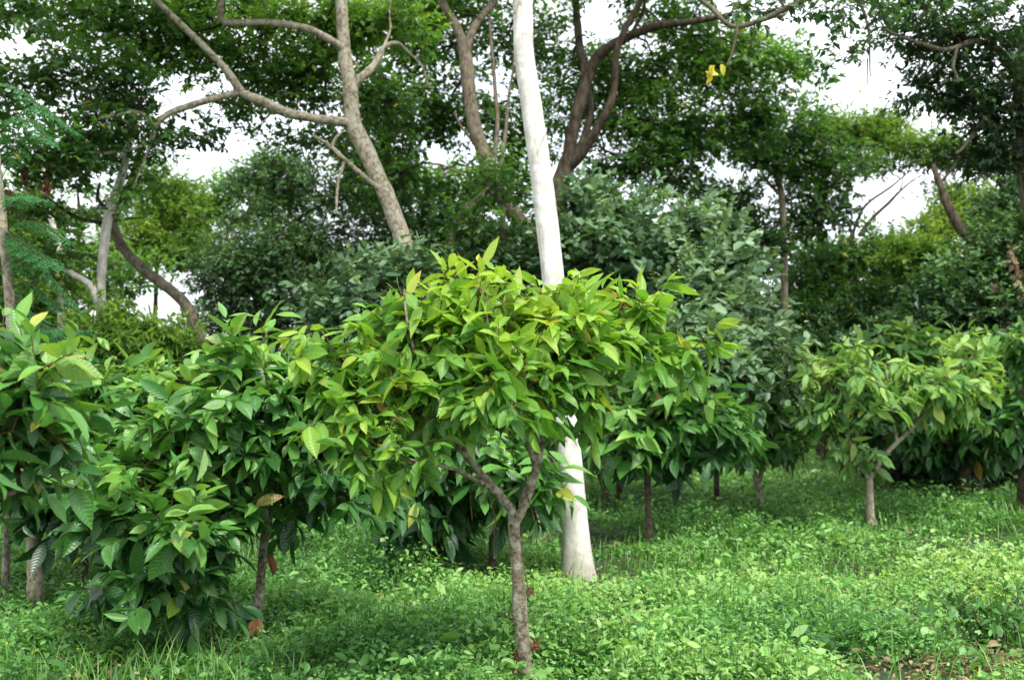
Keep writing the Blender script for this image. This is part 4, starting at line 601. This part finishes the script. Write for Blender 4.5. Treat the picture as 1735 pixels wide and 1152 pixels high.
# feathery tree at the left edge, long drooping compound leaves
def feathery_tree():
    lab = 'tree with thick brown lower trunk and blue-green feathery drooping fronds at the left edge'; rng = RNG(lab)
    foot = at(61, 1042, 7.8); gz = float(ground_z(foot[0], foot[1])); root = thing('feathery_tree', lab, 'tree', (foot[0], foot[1], gz))
    rows = [(-20, 90, 8.5, 9), (-8, 240, 8.5, 12), (5, 390, 8.4, 16), (14, 480, 8.4, 17), (24, 590, 8.3, 19), (42, 760, 8.1, 22), (56, 900, 7.9, 25), (60, 980, 7.8, 27)]
    P = np.vstack([ats(rows), [[foot[0], foot[1], gz - .05]]]); mb = MB(); tube(mb, P, [r[3] / 2 * r[2] / F for r in rows] + [.07], 12, 0, .08, .06); mb.build('trunk', [M['tan']], root)
    fr = [(-8, 230, 60, 180, 135, 228), (-8, 230, 40, 200, 90, 245), (-10, 200, 20, 225, 20, 280), (5, 390, 60, 375, 118, 412), (5, 390, 50, 420, 100, 455), (8, 420, 60, 440, 130, 520), (14, 490, 50, 480, 100, 520), (14, 500, 60, 540, 120, 590), (24, 590, 80, 570, 170, 610), (24, 600, 60, 610, 110, 650), (-8, 250, -30, 230, -90, 280),
          (10, 440, -30, 430, -90, 470), (20, 560, -40, 560, -90, 600), (24, 620, 70, 560, 150, 560), (-15, 140, 30, 150, 90, 200), (4, 360, 40, 330, 80, 340), (24, 600, 40, 650, 70, 720), (5, 380, 30, 410, 40, 460), (18, 530, 40, 540, 60, 600)]
    for i, (ax, ay, bx, by, cx, cy) in enumerate(fr):
        dY = rng.uniform(-.35, .35); a, b, c = at(ax, ay, 8.45), at(bx, by, 8.4 + dY), at(cx, cy, 8.35 + 1.6 * dY); mb = MB(); path = catmull([a, b, c], .03); tube(mb, [a, b, c], [.006, .004, .0015], 5, 1, 0, .05)
        n = len(path); k = np.arange(int(n * .2), n); T = unit(np.gradient(path, axis=0))[k]; S = unit(np.cross(T, [0, 0, 1.])); p0 = path[k]
        for sg in (-1, 1):   # each pinna carries leaflets
            A = unit(S * sg + T * .55 + np.array([0, 0, -.35]) + rng.normal(0, .12, T.shape)); ln = .15 * np.sin(np.linspace(.35, 2.9, len(k)))
            for q in np.linspace(.12, 1, 8):
                pp = p0 + A * (ln * q)[:, None]; X = np.cross(A, [0, 0, 1.])
                for s2 in (-1, 1): leaves(mb, rng, pp, X * s2 + A * .7 + np.array([0, 0, -.25]), np.array([0, 0, 1.]) + rng.normal(0, .25, A.shape), .034 * rng.uniform(.8, 1.2, len(k)), .011, np.clip(rng.normal(.5, .14, len(k)) , .05, .95), FAR)
        mb.build('frond', [M['feather'], M['twig']], root)
feathery_tree()

# the wood behind, one dark leafy mass
def far_wood():
    rng = RNG('far wood'); mb = MB()
    bl = []
    for px in range(-250, 2050, 90):
        top = 425 + 60 * math.sin(px * .011) + rng.uniform(-50, 40)
        if 1380 < px < 1600: top = 470
        if 180 < px < 330: top = 600
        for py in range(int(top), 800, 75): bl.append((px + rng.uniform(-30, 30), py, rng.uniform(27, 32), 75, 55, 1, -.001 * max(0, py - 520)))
    limbs = np.vstack([at(px, y, 29.5) for px in range(-250, 2050, 120) for y in (520, 600, 680, 740)])
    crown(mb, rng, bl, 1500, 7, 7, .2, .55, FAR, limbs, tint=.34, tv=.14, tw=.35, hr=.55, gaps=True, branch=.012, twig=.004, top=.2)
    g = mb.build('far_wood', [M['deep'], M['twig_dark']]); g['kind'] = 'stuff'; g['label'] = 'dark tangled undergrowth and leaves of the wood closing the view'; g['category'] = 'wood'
far_wood()
G2 = 'dark undergrowth shrubs along the wood edge'
for i, (lb, bl, lf, tn) in enumerate([
    ('dark undergrowth shrub in the black gap behind the left cocoa trees', [(420, 680, 15.5, 110, 70), (330, 700, 15.5, 80, 50)], 'deep', .36), ('dark undergrowth shrub left behind the curving trunk base', [(120, 650, 16.5, 120, 60), (20, 690, 16, 90, 60)], 'deep', .38),
    ('dark undergrowth shrub straight behind the centre cocoa tree', [(760, 620, 16.5, 130, 90), (880, 640, 16.5, 80, 90)], 'deep', .34), ('dark undergrowth shrub behind the stems right of the white trunk', [(1120, 680, 19.5, 110, 60), (1020, 690, 19.5, 70, 60)], 'deep', .34),
    ('dark undergrowth shrub in the deep shade under the yellow-green sapling', [(1480, 590, 19.5, 130, 60), (1370, 630, 19.5, 90, 60)], 'deep', .3), ('dark undergrowth shrub in the black shade behind the black shaded trunk', [(1590, 790, 17, 90, 50), (1520, 800, 17.5, 50, 40), (1680, 780, 16.5, 80, 60)], 'deep', .14), ('dark undergrowth shrub at the far right under the leaning tree', [(1660, 640, 16, 120, 60), (1580, 690, 16.2, 100, 50)], 'deep', .32)]):  # black-shade shrub has a very low tint: shade painted into its leaves
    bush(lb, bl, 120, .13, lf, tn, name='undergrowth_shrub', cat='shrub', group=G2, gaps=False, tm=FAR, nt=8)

# ------------------------------------------------------------------ small things on the ground
def tuft_bush():
    lab = 'dark leafy weed clump beside the bare soil at lower right'; rng = RNG(lab); c = at(1690, 1075, 6.9); c[2] = float(ground_z(c[0], c[1]))
    root = thing('weed_clump', lab, 'weed', c); mb = MB(); n = 34
    B = c + rng.normal(0, .1, (n, 3)) * np.array([1, .7, 0]); Tp = B + rng.normal(0, .16, (n, 3)) * np.array([1.2, .8, 0]) + np.array([0, 0, 1.]) * rng.uniform(.18, .4, (n, 1)); sticks(mb, B, Tp, .003, .002, 4); mb.build('stem', [M['feather'], M['twig']], root)
    mb = MB(); k = 9; s = rng.uniform(.2, 1, (n, k)); P = B[:, None] + (Tp - B)[:, None] * s[..., None]; m = n * k
    leaves(mb, rng, P.reshape(m, 3), rnd(rng, m) + np.array([0, 0, .15]), np.array([0, 0, 1.]) + rng.normal(0, .4, (m, 3)), rng.uniform(.06, .11, m), rng.uniform(.025, .045, m), np.clip(rng.normal(.34, .12, m), .02, .8), MID); mb.build('foliage', [M['herb']], root)
tuft_bush()
for lb, px, py, Y, l, mt in [('orange-brown fallen leaf right of the forked trunk near the bottom edge', 1142, 1127, 6.25, .11, 'dry'), ('pale curled brown leaf lying on herbs in the right foreground', 1296, 1014, 7.9, .13, 'dead'), ('upright reddish leaf in the herbs near the dark cocoa trunk', 1609, 908, 11.4, .17, 'dry'),
    ('thin rusty leaf lying left of the forked trunk foot', 866, 1073, 6.9, .12, 'dry'), ('small yellow fallen leaf in the herbs near the bottom edge', 1188, 1142, 6.1, .08, 'yellow'), ('tan dead leaf lying at the edge of the bare soil patch', 1690, 1095, 6.5, .12, 'dead'), ('light brown leaf on grass in shade left of the thin dark stem', 762, 890, 12.2, .16, 'dead')]:
    rng = RNG(lb); p = at(px, py, Y); p[2] = max(p[2], float(ground_z(p[0], p[1])) + .04); up = py == 908
    root = thing('fallen_leaf', lb, 'fallen leaf', p, 'single fallen leaves on the ground cover'); mb = MB()
    leaves(mb, rng, p[None] - np.array([[l / 2, 0, 0]]) * (not up), np.array([[.2 if up else 1, .25, -1 if up else .15]]), np.array([[0, -.6, .8]]), l, l * .42, [.7], NEAR, 0, .5, .25); b = mb.build('blade', [M[mt]], root)
    mb = MB(); q = p - np.array([l / 2, 0, 0]) * (not up); sticks(mb, q[None], q[None] - np.array([[.025, .006, -.012]]), .0016, .0012, 5, 0); mb.build('stalk', [M['twig']], root)

# ------------------------------------------------------------------ light, sky, camera
sc = bpy.context.scene
EL, AZ = math.radians(58), math.radians(150)
w = bpy.data.worlds.new('World'); sc.world = w; w.use_nodes = True; nt = w.node_tree; nt.nodes.clear()
sky = nt.nodes.new('ShaderNodeTexSky'); sky.sky_type = 'NISHITA'; sky.sun_disc = False; sky.sun_elevation = EL; sky.sun_rotation = AZ
b1 = nt.nodes.new('ShaderNodeBackground'); b1.inputs[1].default_value = .06; nt.links.new(sky.outputs[0], b1.inputs[0])
tc = nt.nodes.new('ShaderNodeTexCoord'); nz = nt.nodes.new('ShaderNodeTexNoise'); nz.inputs['Scale'].default_value = 2.2; nz.inputs['Detail'].default_value = 6
nt.links.new(tc.outputs['Generated'], nz.inputs['Vector'])
cr = nt.nodes.new('ShaderNodeValToRGB'); cr.color_ramp.elements[0].position = .3; cr.color_ramp.elements[0].color = (.8, .84, .9, 1); cr.color_ramp.elements[1].position = .65; cr.color_ramp.elements[1].color = (1, 1, 1, 1)
nt.links.new(nz.outputs['Fac'], cr.inputs[0])
b2 = nt.nodes.new('ShaderNodeBackground'); b2.inputs[1].default_value = 1.7; nt.links.new(cr.outputs[0], b2.inputs[0])
ad = nt.nodes.new('ShaderNodeAddShader'); nt.links.new(b1.outputs[0], ad.inputs[0]); nt.links.new(b2.outputs[0], ad.inputs[1])
wo = nt.nodes.new('ShaderNodeOutputWorld'); nt.links.new(ad.outputs[0], wo.inputs[0])
sl = bpy.data.lights.new('sun', 'SUN'); sl.energy = 5.0; sl.angle = math.radians(12); sl.color = (1, .98, .93)
so = bpy.data.objects.new('sun', sl); col.objects.link(so)
sd = Vector((math.sin(AZ) * math.cos(EL), math.cos(AZ) * math.cos(EL), math.sin(EL)))
so.rotation_euler = sd.to_track_quat('Z', 'Y').to_euler()

cd = bpy.data.cameras.new('camera'); co = bpy.data.objects.new('camera', cd); col.objects.link(co)
co.location = CAM; co.rotation_euler = (math.pi / 2 + PITCH, 0, 0)
cd.sensor_width = 36; cd.lens = F / 1735 * 36; cd.clip_start = .05; cd.clip_end = 2000
cd.dof.use_dof = True; cd.dof.focus_distance = 6.2; cd.dof.aperture_fstop = 2.6
sc.camera = co
sc.view_settings.view_transform = 'Standard'; sc.view_settings.look = 'None'; sc.view_settings.exposure = 0; sc.view_settings.gamma = 1
sc.render.engine = 'CYCLES'
cy = sc.cycles
cy.max_bounces = 6; cy.diffuse_bounces = 3; cy.glossy_bounces = 2; cy.transmission_bounces = 4; cy.transparent_max_bounces = 4
cy.use_denoising = True; cy.use_adaptive_sampling = True; cy.adaptive_threshold = .02
cy.sample_clamp_indirect = 4
